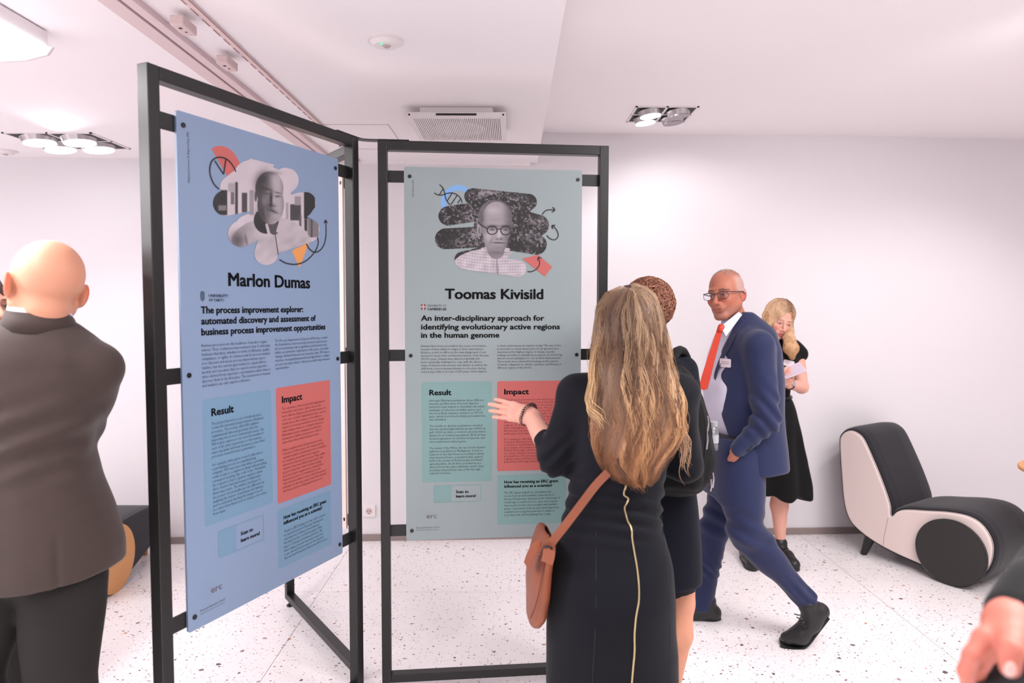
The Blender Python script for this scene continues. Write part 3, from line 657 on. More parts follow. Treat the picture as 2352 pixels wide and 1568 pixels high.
# ------------------------------------------------------------------ ceiling things
def downlight(x0, x1, y0, y1, z, label, lit):
    t = thing('recessed_downlight', label, 'light', ((x0+x1)/2, (y0+y1)/2, z), group='recessed downlights')
    w = .012; xm, ym = (x0+x1)/2, (y0+y1)/2
    mk('frame', *join(box(x0, x1, y0, y0+w, z-.006, z), box(x0, x1, y1-w, y1, z-.006, z), box(x0, x0+w, y0, y1, z-.006, z), box(x1-w, x1, y0, y1, z-.006, z), box(xm-w/2, xm+w/2, y0, y1, z-.006, z), box(x0, x1, ym-w/2, ym+w/2, z-.006, z)), M_white, t)
    mk('housing', *box(x0+w, x1-w, y0+w, y1-w, z-.0035, z-.0005), M_dark, t)
    k = 0
    for ax in (x0 + (x1-x0)*.27, x0 + (x1-x0)*.73):
        for ay in (y0 + (y1-y0)*.27, y0 + (y1-y0)*.73):
            r = (x1-x0)*.19
            rf = mk('reflector', *disc((ax, ay, z-.004), (.12, 0, -1), r, .030, 28, r*.88), M_alu, t)
            mm = M_glow if lit[k] else mat('lamp_off', (150, 140, 146), .15, metal=.8)
            mk('lamp_lens', *disc((ax+.004, ay, z-.034), (.12, 0, -1), r*.86, .004, 28), mm, t)
            k += 1
    return t
downlight(.72, 1.09, 4.10, 4.44, ZH, 'four lamp recessed downlight in the raised ceiling on the right', (1, 1, 0, 0))
downlight(-2.84, -2.34, 3.90, 4.30, ZL, 'bright four lamp recessed downlight in the lowered ceiling on the left', (1, 1, 1, 1))

def smoke(px, py, label, led=True):
    c = onz(px, py, ZL); t = thing('smoke_detector', label, 'detector', c)
    mk('base', *join(disc((c[0], c[1], ZL), (0, 0, -1), .065, .008, 32), disc((c[0], c[1], ZL-.008), (0, 0, -1), .056, .014, 32, .042)), M_white, t, smooth=False)
    mk('sensor_cap', *disc((c[0]+.004, c[1]-.004, ZL-.022), (0, 0, -1), .016, .006, 20, .010), mat('cap_grey', (190, 170, 168), .5), t)
    if led: mk('indicator_light', *disc((c[0]-.010, c[1]-.03, ZL-.020), (0, 0, -1), .004, .006, 8), mat('green_led', (60, 220, 140), .4, emit=((60, 235, 150), 1.5)), t)
smoke(886, 92, 'white round smoke detector with green light on the lowered ceiling')
smoke(12, 346, 'white round ceiling detector cut by the left frame edge', False)

# square air diffuser with ribs
ax0, ax1, ay0, ay1, az = -.507, -.032, 3.37, 3.86, ZL-.055
t = thing('air_diffuser', 'white square ribbed air vent hanging below the lowered ceiling', 'air vent', ((ax0+ax1)/2, (ay0+ay1)/2, ZL))
mk('neck', *box(ax0+.06, ax1-.06, ay0+.02, ay1-.05, az+.02, ZL, .006), M_white, t)
mk('plate', *join(box(ax0, ax1, ay0, ay1, az+.013, az+.024), box(ax0, ax1, ay0, ay0+.028, az, az+.013), box(ax0, ax1, ay1-.028, ay1, az, az+.013), box(ax0, ax0+.028, ay0+.028, ay1-.028, az, az+.013), box(ax1-.028, ax1, ay0+.028, ay1-.028, az, az+.013)), M_white, t)
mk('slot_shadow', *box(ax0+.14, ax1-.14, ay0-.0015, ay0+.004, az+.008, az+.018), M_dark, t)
for sx in (ax0+.012, ax1-.012): mk('screw', *disc((sx, ay0-.001, az+.012), (0, 1, 0), .005, .002, 10), M_dark, t)
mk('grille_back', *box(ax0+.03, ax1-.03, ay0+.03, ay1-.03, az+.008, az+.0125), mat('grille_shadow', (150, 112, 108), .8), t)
n = 44
for i in range(n):
    x = ax0 + .034 + (ax1-ax0-.068)*i/(n-1)
    mk('rib', *box(x-.0032, x+.0032, ay0+.03, ay1-.03, az, az+.008), M_white, t)
mk('centre_disc', *disc(((ax0+ax1)/2, (ay0+ay1)/2, az+.0079), (0, 0, -1), .135, .0028, 40), mat('disc_white', (226, 204, 204), .5), t)

# surface track with sensor boxes, and a rail beside it
for x0, x1, nm, lb in ((-1.275, -1.185, 'ceiling_track', 'long pale ceiling track with a dark groove and two small boxes'),):
    t = thing(nm, lb, 'track', (x0, 3.2, ZL))
    mk('channel', *join(box(x0, x0+.062, -1, 4.62, ZL-.022, ZL, .002), box(x0+.074, x1+.02, -1, 4.62, ZL-.022, ZL, .002)), mat('track_paint', (226, 205, 206), .6), t)
    mk('groove', *box(x0+.062, x0+.074, -1, 4.62, ZL-.008, ZL, 0), mat('track_groove', (112, 84, 80), .7), t)
    for px, py in ((421, 62), (521, 148)):
        c = onz(px, py, ZL-.04)
        bx = mk('sensor_box', *join(box(c[0]-.022, c[0]+.024, c[1]-.05, c[1]+.05, ZL-.052, ZL-.02, .005), box(c[0]-.030, c[0]-.02, c[1]+.02, c[1]+.04, ZL-.045, ZL-.02, .002)), mat('box_paint', (222, 198, 196), .55), t)
        sub('slot', *join(disc((c[0], c[1]-.02, ZL-.052), (0, 0, -1), .006, .001, 10), disc((c[0]+.004, c[1]+.012, ZL-.052), (0, 0, -1), .004, .001, 10)), M_dark, bx, root=t)
t = thing('curtain_rail', 'slim double ceiling rail running right of the pale track', 'rail', (-1.06, 3.2, ZL))
xr = (onz(410, 0, ZL)[0] + onz(700, 250, ZL)[0])/2
mk('rail', *join(box(xr-.002, xr+.024, -1, 4.63, ZL-.008, ZL, .001)), mat('rail_paint', (232, 210, 210), .5), t)
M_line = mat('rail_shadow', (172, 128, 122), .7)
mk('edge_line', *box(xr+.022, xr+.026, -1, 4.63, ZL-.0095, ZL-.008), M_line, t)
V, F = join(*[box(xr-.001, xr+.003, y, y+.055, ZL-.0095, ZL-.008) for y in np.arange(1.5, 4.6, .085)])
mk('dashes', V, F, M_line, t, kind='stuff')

# hanging tube lamp at the upper left
xs, ye, zl = -1.80, 2.46, 2.51
t = thing('tube_lamp', 'long glowing ceiling lamp with a curved white diffuser, upper left corner', 'light', (xs, ye, zl))
pr = [(-.19, .0), (-.17, -.025), (-.10, -.042), (0, -.048), (.10, -.042), (.17, -.025), (.19, 0)]
V, F = prism(pr, (xs, ye-3.0, zl+.0), (1, 0, 0), (0, 0, 1), (0, 1, 0), 3.0); mk('diffuser', V, F, M_glow, t)
mk('body', *box(xs-.18, xs+.18, ye-3.0, ye+.01, zl, ZL-.002, .008), M_white, t)
V, F = prism([(x*1.05, z*1.08+.002) for x, z in pr], (xs, ye, zl), (1, 0, 0), (0, 0, 1), (0, 1, 0), .012); mk('end_cap', V, F, M_white, t)

# wall socket
c = at(848, 1173, 4.66); wy = wall_y(c[0])
t = thing('wall_socket', 'white square wall socket between the two poster frames', 'socket', (c[0], wy, c[2]))
mk('plate', *box(c[0]-.042, c[0]+.042, wy-.012, wy+.001, c[2]-.042, c[2]+.042, .003), M_white, t)
mk('well', *disc((c[0], wy-.0125, c[2]), (0, -1, 0), .021, .001, 24), mat('socket_well', (205, 180, 178), .5), t)
mk('pin_hole', *disc((c[0]-.0095, wy-.0136, c[2]+.002), (0, -1, 0), .0032, .0006, 8), M_dark, t)
mk('pin_hole', *disc((c[0]+.0095, wy-.0136, c[2]+.002), (0, -1, 0), .0032, .0006, 8), M_dark, t)
mk('earth_clip', *box(c[0]-.003, c[0]+.003, wy-.0142, wy-.0136, c[2]-.021, c[2]-.015), M_dark, t)
# ------------------------------------------------------------------ modelling by blended solids (numpy fields polygonised once)
def v3(a): return np.asarray(a, dtype=np.float32)
def nrm(a): a = np.asarray(a, float); return a/np.linalg.norm(a)
def smin(a, b, k):
    h = np.clip(.5+.5*(b-a)/k, 0, 1); return b*(1-h)+a*h - k*h*(1-h)
def smax(a, b, k): return -smin(-a, -b, k)
def cap(P, a, b, ra, rb=None, flat=None, fk=1.0):
    """tapered capsule; flat = axis squeezed by factor fk"""
    rb = ra if rb is None else rb; a = v3(a); b = v3(b); ab = b-a
    Q = [P[i]-a[i] for i in range(3)]
    L2 = float(ab@ab)+1e-12
    t = np.clip((Q[0]*ab[0]+Q[1]*ab[1]+Q[2]*ab[2])/L2, 0, 1)
    D = [Q[i]-t*ab[i] for i in range(3)]
    if flat is not None:
        w = v3(nrm(flat)); s = (D[0]*w[0]+D[1]*w[1]+D[2]*w[2])*(fk-1)
        D = [D[i]+s*w[i] for i in range(3)]
    return np.sqrt(D[0]**2+D[1]**2+D[2]**2) - (ra+(rb-ra)*t)
def ellip(P, c, r, R=None):
    Q = [P[i]-c[i] for i in range(3)]
    if R is not None: Q = [Q[0]*R[0][i]+Q[1]*R[1][i]+Q[2]*R[2][i] for i in range(3)]
    k0 = np.sqrt((Q[0]/r[0])**2+(Q[1]/r[1])**2+(Q[2]/r[2])**2)
    k1 = np.sqrt((Q[0]/r[0]**2)**2+(Q[1]/r[1]**2)**2+(Q[2]/r[2]**2)**2)+1e-9
    return k0*(k0-1)/k1
def rbox(P, c, half, rad, R=None):
    Q = [P[i]-c[i] for i in range(3)]
    if R is not None: Q = [Q[0]*R[0][i]+Q[1]*R[1][i]+Q[2]*R[2][i] for i in range(3)]
    q = [np.abs(Q[i])-(half[i]-rad) for i in range(3)]
    return np.sqrt(sum(np.maximum(x, 0)**2 for x in q)) + np.minimum(np.maximum(q[0], np.maximum(q[1], q[2])), 0) - rad
def loft(P, rows, yaw=0.0, ex=2.3):
    """stack of superellipses: rows (z, cx, cy, half width, half depth); yaw turns the width axis"""
    R = np.array(sorted(rows), float); z = P[2]
    zz = np.linspace(R[0, 0], R[-1, 0], 120)
    def it(j):
        y = np.interp(zz, R[:, 0], R[:, j]); k = np.hanning(13); k /= k.sum()
        y = np.convolve(np.pad(y, 6, 'edge'), k, 'valid'); return np.interp(z, zz, y).astype(np.float32)
    cx, cy, a, b = it(1), it(2), it(3), it(4)
    c, s = math.cos(yaw), math.sin(yaw); X, Y = P[0]-cx, P[1]-cy
    U, Vv = X*c+Y*s, -X*s+Y*c
    q = (np.abs(U/a)**ex+np.abs(Vv/b)**ex)**(1/ex)
    d = (q-1)*np.minimum(a, b)
    return smax(d, smax(z-R[-1, 0], R[0, 0]-z, .004), .02)
_N3 = np.random.default_rng(3).random((32, 32, 32)).astype(np.float32)
def noise3(x, y, z):
    xi, yi, zi = (np.floor(q).astype(np.int32) for q in (x, y, z)); fx, fy, fz = x-xi, y-yi, z-zi
    fx, fy, fz = (q*q*(3-2*q) for q in (fx, fy, fz)); g = lambda a, b, c: _N3[(xi+a) & 31, (yi+b) & 31, (zi+c) & 31]
    return (((g(0, 0, 0)*(1-fx)+g(1, 0, 0)*fx)*(1-fy)+(g(0, 1, 0)*(1-fx)+g(1, 1, 0)*fx)*fy)*(1-fz) +
            ((g(0, 0, 1)*(1-fx)+g(1, 0, 1)*fx)*(1-fy)+(g(0, 1, 1)*(1-fx)+g(1, 1, 1)*fx)*fy)*fz) - .5
def folds(P, sx, sy, sz, amp, seed=0.0): return amp*noise3(P[0]*sx+seed, P[1]*sy+seed*1.7, P[2]*sz+seed*.6)
def solid(lo, hi, h, fn):
    """polygonise fn<0 in the box lo..hi with cell h; returns verts, faces"""
    lo = np.asarray(lo, float); n = np.ceil((np.asarray(hi, float)-lo)/h).astype(int)+1
    ax = [np.float32(lo[i]+h*np.arange(n[i])) for i in range(3)]
    P = np.meshgrid(*ax, indexing='ij')
    D = np.ascontiguousarray(fn(P), dtype=np.float32)
    b = np.float32(h*2)
    for i in range(3):
        s = [slice(None)]*3; s[i] = 0; D[tuple(s)] = np.maximum(D[tuple(s)], b*.2); s[i] = -1; D[tuple(s)] = np.maximum(D[tuple(s)], b*.2)
    g = vdb.FloatGrid(float(b)); g.copyFromArray(np.clip(D, -b, b)); g.transform = vdb.createLinearTransform(voxelSize=h)
    pts, tri, quad = g.convertToPolygons(isovalue=0.0, adaptivity=0.0)
    V = np.asarray(pts, float) + lo
    quad = np.asarray(quad, int)[:, ::-1] if len(quad) else np.zeros((0, 4), int)
    # light smoothing
    if len(quad):
        acc = np.zeros_like(V); cnt = np.zeros(len(V))
        for i in range(4):
            for j in (1, 3):
                np.add.at(acc, quad[:, i], V[quad[:, (i+j) % 4]]); np.add.at(cnt, quad[:, i], 1)
        V = V*.5 + .5*acc/np.maximum(cnt, 1)[:, None]
    return V, quad
def joinq(*parts):
    V, F, n = [], [], 0
    for v, f in parts: V.append(v); F.append(np.asarray(f)+n); n += len(v)
    return np.vstack(V), np.vstack(F)
def bounds(pts, pad): p = np.asarray(pts, float); return p.min(0)-pad, p.max(0)+pad
def chain(P, pts, rs, k=.02, **kw):
    D = None
    for i in range(len(pts)-1):
        d = cap(P, pts[i], pts[i+1], rs[i], rs[i+1], **kw); D = d if D is None else smin(D, d, k)
    return D

def rot(yaw, pitch=0, roll=0):
    return np.array(Matrix.Rotation(yaw, 3, 'Z') @ Matrix.Rotation(pitch, 3, 'X') @ Matrix.Rotation(roll, 3, 'Y'))
class Head:
    """face looks along local -Y, eyes at local z=0, crown +.118, chin -.115 (metres at scale 1)"""
    def __init__(s, c, yaw, pitch=0, roll=0, scale=1.0, fem=False, width=1.0):
        s.c = np.array(c, float); s.R = rot(yaw, pitch, roll); s.k = scale; s.fem = fem; s.w = width
    def loc(s, P):
        Q = [(P[i]-s.c[i])/s.k for i in range(3)]
        L = [Q[0]*s.R[0][i]+Q[1]*s.R[1][i]+Q[2]*s.R[2][i] for i in range(3)]; L[0] = L[0]/s.w; return L
    def W(s, p): p = np.array(p, float).reshape(-1, 3)*[s.w, 1, 1]; return (s.c + s.k*(p @ s.R.T)).squeeze()
    def field(s, P):
        L = s.loc(P); E = lambda c, r, R=None: ellip(L, c, r, R); f = s.fem
        d = E((0, .014, .034), (.073, .096, .084))
        d = smin(d, E((0, -.028, -.030), (.055 if f else .061, .062, .075)), .028)
        d = smin(d, E((0, -.070, -.100), (.015 if f else .021, .016, .014)), .026)
        for x in (-1, 1):
            d = smin(d, cap(L, (x*.049, .006, -.046), (x*(.013 if f else .018), -.060, -.098), .017 if f else .021, .012 if f else .014), .022)
            d = smin(d, E((x*.035, -.068, -.024), (.020, .018, .020)), .022)
        d = smin(d, cap(L, (-.034, -.080, .021), (.034, -.080, .021), .007 if f else .010), .016)
        for x in (-1, 1): d = smax(d, -E((x*.031, -.104, .001), (.019, .020, .013)), .014)
        d = smin(d, cap(L, (0, -.090, .006), (0, -.112, -.032), .0055, .0095 if f else .012), .012)
        for x in (-1, 1): d = smin(d, E((x*.0115, -.099, -.037), (.0075, .010, .0075)), .006)
        for x in (-1, 1):
            d = smin(d, E((x*.031, -.0745, .0005), (.0145, .0125, .0105)), .004)
            d = smin(d, cap(L, (x*.019, -.0865, .0065), (x*.043, -.0815, .0060), .0036), .004)
            d = smin(d, cap(L, (x*.019, -.0850, -.0065), (x*.042, -.0810, -.0060), .0028), .004)
        d = smin(d, cap(L, (-.019, -.0865, -.0615), (.019, -.0865, -.0615), .0045), .006)
        d = smin(d, cap(L, (-.015, -.0865, -.0705), (.015, -.0865, -.0705), .0055), .006)
        d = smin(d, E((0, -.083, -.056), (.030, .014, .018)), .016)
        d = smax(d, -cap(L, (-.023, -.0975, -.0660), (.023, -.0975, -.0660), .0028), .003)
        for x in (-1, 1):
            Re = rot(x*-.32, 0, x*.12)
            ear = smax(ellip(L, (x*.077, .014, -.008), (.009, .019, .032), Re), -ellip(L, (x*.085, .010, -.006), (.007, .012, .021), Re), .004)
            d = smin(d, ear, .008)
        return d*s.k
    def neck(s, P, base, r0=.054, r1=.060):
        return cap(P, s.W((0, .022, -.055)), base, r0*s.k, r1)
    def colour(s, V, skin, lip=(176, 92, 88), brow=(70, 50, 42), iris=(70, 62, 55), hair=None, stubble=0):
        L = np.stack(s.loc(V.T), 1); C = np.tile(lin(skin), (len(V), 1))
        def mix(w, col):
            nonlocal C
            C = C*(1-w[:, None]) + lin(col)[None]*w[:, None]
        x, y, z = L.T; ax = np.abs(x)
        red = np.clip(np.array(skin)*[1.0, .82, .80], 0, 255)
        mix(.5*np.exp(-((ax-.040)/.018)**2-((z+.030)/.018)**2)*(y < -.03), red)
        mix(.45*np.exp(-(x/.012)**2-((z+.032)/.012)**2)*(y < -.085), red)
        mix(.8*sstep(.0765, .082, ax)*(np.abs(z) < .05), np.clip(np.array(skin)*[1.0, .62, .56], 0, 255))  # ears reddened to paint in the glow of light from behind
        m = lambda e, w=1: np.clip(w*(1.15-e)/.3, 0, 1)*(y < -.05)
        mix(.85*m(np.sqrt((x/.0235)**2+((z+.0655)/.0085)**2)), lip)
        mix(.8*m(np.sqrt((x/.022)**2+((z+.0660)/.0013)**2)), (80, 36, 36))
        bz = .0225 + .10*(ax-.012)*(ax < .036) - .28*np.maximum(ax-.036, 0)
        mix(.75*np.clip((1.2-np.abs(z-bz)/(.0022 if s.fem else .0032))/.4, 0, 1)*(ax > .012)*(ax < .050)*(y < -.045), brow)
        ex = ax-.031; e = np.sqrt((ex/.0125)**2+(z/.0042)**2)
        mix(.9*m(e), (206, 188, 182)); mix(.95*np.clip((1.2-np.hypot(ex, z)/.0056)/.3, 0, 1)*(np.abs(z) < .0046)*(y < -.05), iris)
        mix(.95*np.clip((1.2-np.hypot(ex, z)/.0026)/.3, 0, 1)*(y < -.05), (12, 10, 10))
        mix(.85*np.clip((1.0-np.abs(np.sqrt((ex/.0142)**2+((z-.0005)/.0050)**2)-1.0)/.20), 0, 1)*(z > -.001)*(y < -.05), (52, 32, 28)); mix(.35*np.exp(-(ex/.018)**2-((z)/.012)**2)*(y < -.05), (120, 76, 66))
        if stubble:
            mix(stubble*sstep(-.045, -.070, z)*(y < .01)*np.clip(1-np.exp(-((ax)/.03)**2-((z+.066)/.010)**2), 0, 1), (138, 104, 98))
        if hair: mix(hair[1]*sstep(-.03, .0, y+.012)*sstep(-.01, .012, z + .15*(y-.02))*sstep(.095, .065, z)*sstep(.035, .062, ax+np.maximum(y-.04, 0)*1.2), hair[0])
        return C

def hand_caps(w, d, n, t, curl=(.2, .25, .3, .35), spread=.10, thumb=(.6, .3), k=1.0):
    """capsules of a hand: w wrist, d towards the fingers, n out of the back of the hand, t towards the thumb"""
    w = np.array(w, float); d = nrm(d); n = nrm(n - np.dot(n, d)*d); t = nrm(t - np.dot(t, d)*d - np.dot(t, n)*n)
    out = []; palm = []
    offs = (.027, .009, -.009, -.026); lens = ((.040, .025, .020), (.044, .028, .021), (.041, .026, .020), (.032, .020, .018)); rad = (.0088, .0092, .0088, .0076)
    for i, (o, L, r) in enumerate(zip(offs, lens, rad)):
        kn = w + k*(d*(.086-.006*abs(i-1)) + t*o); palm.append((w + k*(d*.008 + t*o*.55), kn, .0145*k, .0112*k))
        a = spread*(1.2-i)*1.0; dd = nrm(d*math.cos(a) + t*math.sin(a)); p = kn; ang = curl[i]*.8; seg = []
        for j, l in enumerate(L):
            v = nrm(dd*math.cos(ang) - n*math.sin(ang)); q = p + v*l*k; seg.append((p, q, r*k*(1-.07*j), r*k*(.93-.08*j))); p = q; ang += curl[i]*(1.0 if j == 0 else .8)
        out.append(seg)
    a, b = thumb; b0 = w + k*(d*.020 + t*.024 - n*.006); v = nrm(d*math.cos(a) + t*math.sin(a) - n*b*.6)
    m1 = b0 + v*.042*k; v2 = nrm(v + d*.25 - n*b*.5); m2 = m1 + v2*.032*k; v3_ = nrm(v2 + d*.15 - n*b*.4); m3 = m2 + v3_*.024*k
    out.append([(b0, m1, .0145*k, .0110*k), (m1, m2, .0108*k, .0098*k), (m2, m3, .0098*k, .0078*k)])
    return palm, out
def hand_mesh(w, d, n, t, fore=None, fr=.026, h=.0021, **kw):
    palm, fing = hand_caps(w, d, n, t, **kw); k = kw.get('k', 1.0)
    pts = [q for s in palm for q in s[:2]] + [q for f in fing for s in f for q in s[:2]]
    if fore is not None: pts.append(fore)
    lo, hi = bounds(pts, .03)
    def fn(P):
        D = None
        for a, b, ra, rb in palm: D = cap(P, a, b, ra, rb) if D is None else smin(D, cap(P, a, b, ra, rb), .012)
        for s in fing:
            E = None
            for a, b, ra, rb in s: E = cap(P, a, b, ra, rb) if E is None else smin(E, cap(P, a, b, ra, rb), .003)
            D = smin(D, E, .005)
        D = smin(D, cap(P, np.array(w) - nrm(d)*.01, np.array(w) + nrm(d)*.03, fr*.80, fr*.85, flat=n, fk=1.25), .014)
        if fore is not None: D = smin(D, cap(P, fore, w, fr*1.15, fr*.82), .012)
        return D
    return solid(lo, hi, h, fn)

def skinmat(name='skin'):
    m = mat(name, (210, 150, 130), .5, spec=.35, attr='col', bump=(300, .06, .0008))
    b = m.node_tree.nodes['Principled BSDF']; b.inputs['Subsurface Weight'].default_value = .12
    b.inputs['Subsurface Radius'].default_value = (.010, .004, .002); b.inputs['Subsurface Scale'].default_value = .6
    return m
M_skin = skinmat()
def body(root, parts, skin, head=None, **hc):
    """one continuous skin mesh: head, neck, arms, hands, legs"""
    V, F = joinq(*parts); C = np.tile(lin(skin), (len(V), 1))
    if head is not None:
        near = np.linalg.norm(V - head.c, axis=1) < .17*head.k
        C[near] = head.colour(V[near], skin, **hc)
    return mk('body', V, F, M_skin, root, smooth=True, colors=C)

def drape(paths, fn, off=.002, it=3, w=None):
    """push strand points on to the surface of a solid"""
    P = paths.reshape(-1, 3).copy(); e = .004
    for _ in range(it):
        f = lambda q: fn([q[:, 0].astype(np.float32), q[:, 1].astype(np.float32), q[:, 2].astype(np.float32)])
        d = f(P); G = np.stack([f(P + np.eye(3)[i]*e) - d for i in range(3)], 1); G /= np.linalg.norm(G, axis=1)[:, None]+1e-9
        st = np.clip(off - d, -.02, .02)
        if w is not None: st = np.where(st > 0, st, st*w)
        P += G*st[:, None]
    return P.reshape(paths.shape)
# hair strands: many slim tapering tubes, coloured along their length
M_hair = mat('hair', (150, 110, 70), .42, spec=.45, attr='col')
def strands(name, root, paths, r, cols, kind='stuff'):
    """paths (n, m, 3); r radius; cols (n, m, 3) linear"""
    n, m, _ = paths.shape; T = np.gradient(paths, axis=1); T /= np.linalg.norm(T, axis=2, keepdims=True)+1e-9
    ref = np.zeros_like(T); ref[..., 1] = 1.0; U = np.cross(T, ref); U /= np.linalg.norm(U, axis=2, keepdims=True)+1e-9; Wv = np.cross(T, U)
    taper = np.clip(np.minimum(1.0, (1-np.linspace(0, 1, m))*4+.15), 0, 1)[None, :, None]
    rr = (r[:, None, None] if np.ndim(r) else r)*taper
    V = np.stack([paths + rr*(math.cos(a)*U + math.sin(a)*Wv) for a in (0, 2*PI/3, 4*PI/3)], 2)      # n,m,3,3
    idx = np.arange(n*m*3).reshape(n, m, 3); F = []
    for k in range(3):
        k2 = (k+1) % 3; F.append(np.stack([idx[:, :-1, k], idx[:, :-1, k2], idx[:, 1:, k2], idx[:, 1:, k]], -1).reshape(-1, 4))
    C = np.repeat(cols[:, :, None, :], 3, 2).reshape(-1, 3)
    return mk(name, V.reshape(-1, 3), np.vstack(F), M_hair, root, smooth=True, colors=C, kind=kind)
def hairmix(t, rnd, stops):
    """stops: list of (dark, mid, light) triples root->tip"""
    S = np.array([[lin(c) for c in tri] for tri in stops]); nt = len(stops)-1
    x = np.clip(t*nt, 0, nt-1e-6); i = x.astype(int); f = (x-i)[..., None]
    tri = S[i]*(1-f)[..., None] + S[i+1]*f[..., None]
    y = np.clip(rnd, 0, .9999)*2; j = y.astype(int); g = (y-j)[..., None]
    a = np.take_along_axis(tri, j[..., None, None].repeat(3, -1), -2)[..., 0, :]; b = np.take_along_axis(tri, np.minimum(j+1, 2)[..., None, None].repeat(3, -1), -2)[..., 0, :]
    return a*(1-g)+b*g
# ================================================================== PEOPLE
def appyaw(deg, P): return math.radians(deg) - math.atan2(P[0], P[1])
M_navy_dress = mat('navy_jersey', (15, 16, 23), .8, spec=.15, sheen=.06, bump=(500, .12, .0008))
M_gold = mat('zip_metal', (190, 170, 130), .35, metal=.8)
M_tan = mat('tan_leather', (138, 75, 50), .45, spec=.5, bump=(90, .18, .001), var=(14, .16))
M_tan_dark = mat('tan_leather_inside', (60, 34, 26), .7)

# ------------------------------------------------------------------ long haired woman in the foreground
Y = 2.0
foot = (at(1403, 1000, Y)[0], Y, 0)
t = thing('person', 'person with long wavy blonde hair in a navy dress gesturing at the grey green poster', 'person', foot)
def zx(px, py, Yd=Y): p = at(px, py, Yd); return p
hd = Head(at(1455, 752, 2.02) + [0, .020, 0], math.radians(180+18), .12, .03, .93, fem=True)
neck0 = at(1445, 868, 2.02)
def rowp(py, l, r, b, Yd=Y, dy=0): a = at(l, py, Yd); c = at(r, py, Yd); return (a[2], (a[0]+c[0])/2, Yd+dy, (c[0]-a[0])/2, b)
dress_rows = [rowp(868, 1375, 1505, .055), rowp(885, 1322, 1548, .085), rowp(925, 1312, 1556, .105), rowp(1000, 1318, 1548, .118), rowp(1080, 1310, 1526, .112), rowp(1140, 1305, 1515, .105), rowp(1180, 1296, 1515, .112), rowp(1240, 1278, 1528, .135, dy=.005), rowp(1300, 1264, 1540, .150, dy=-.01),
              rowp(1360, 1257, 1547, .158, dy=-.015), rowp(1450, 1254, 1550, .150, dy=-.01), rowp(1568, 1254, 1552, .140), rowp(1680, 1262, 1550, .132)]
shL, elL, wrL = at(1325, 905, 2.02), at(1277, 1055, 2.0), at(1219, 955, 2.15)
cuffL = elL + (wrL-elL)*.64
shR, elR = at(1560, 905, 2.02), at(1578, 1070, 2.06)
wrR = at(1362, 1030, 2.20)
def dress(P):
    d = loft(P, dress_rows, 0, 2.25)
    d = smin(d, chain(P, [shL + [.03, 0, 0], shL, elL], [.060, .058, .044], .02), .035)
    d = smin(d, cap(P, elL, cuffL, .045, .031), .02)
    d = smin(d, chain(P, [shR - [.03, 0, 0], shR, elR], [.058, .056, .046], .02), .035)
    d = smin(d, chain(P, [elR, elR + (wrR-elR)*.8], [.044, .034]), .02)
    z = P[2]; wst = np.exp(-((z-1.04)/.075)**2)                  # wrinkles gathered at the waist
    d = d + wst*.0055*np.sin(z*150 + 9*noise3(P[0]*5, P[1]*5, z*3)*2 + P[0]*14)*sstep(2.08, 1.95, P[1])
    d = d + folds(P, 6, 6, 10, .012, 2.0) + np.exp(-((z-1.22)/.12)**2)*folds(P, 22, 22, 9, .012, 5.0)
    d = d + .006*np.exp(-((P[0]-elL[0])**2+(z-elL[2])**2)/.004)*np.sin((z-P[0])*130)
    return d
V, F = solid((.02, 1.75, .36), (.60, 2.30, 1.47), .0055, dress)
mk('dress', V, F, M_navy_dress, t, smooth=True)
dn = wrL - elL
handdir = nrm(at(1128, 934, 2.22) - wrL)
hl = hand_mesh(wrL, handdir, (-.10, -.85, .35), (0, .35, .95), fore=elL + dn*.5, fr=.029, curl=(.12, .08, .08, .06), spread=.055, thumb=(.10, 1.3), k=.90)
hr = hand_mesh(wrR + [-.02, 0, 0], (-1, .2, .45), (-.2, -.8, .3), (.1, -.1, 1), fore=elR + (wrR-elR)*.75, fr=.027, curl=(.4, .45, .5, .55), k=.92)
kneeL, kneeR = np.array([foot[0]-.10, Y, .46]), np.array([foot[0]+.09, Y, .46]); ankL, ankR = np.array([foot[0]-.10, Y-.01, .09]), np.array([foot[0]+.09, Y-.02, .09])
hp = solid(*bounds([hd.c, neck0], .16), .0032, lambda P: smin(hd.field(P), smin(hd.neck(P, neck0 + [0, 0, -.03], .046, .052), ellip(P, neck0 + [0, 0, -.04], (.12, .07, .05)), .03), .02))
lg = solid(*bounds([kneeL, kneeR, ankL, ankR], .1), .007, lambda P: np.minimum(*[smin(cap(P, k + [0, 0, .1], k, .062, .052), smin(cap(P, k + [0, -.02, -.12], a, .052, .032), cap(P, k, k + [0, -.02, -.12], .05, .053), .02), .03) for k, a in ((kneeL, ankL), (kneeR, ankR))]))
SK1 = (226, 168, 150)
body(t, [hp, hl, hr, lg], SK1, hd, brow=(110, 80, 60))
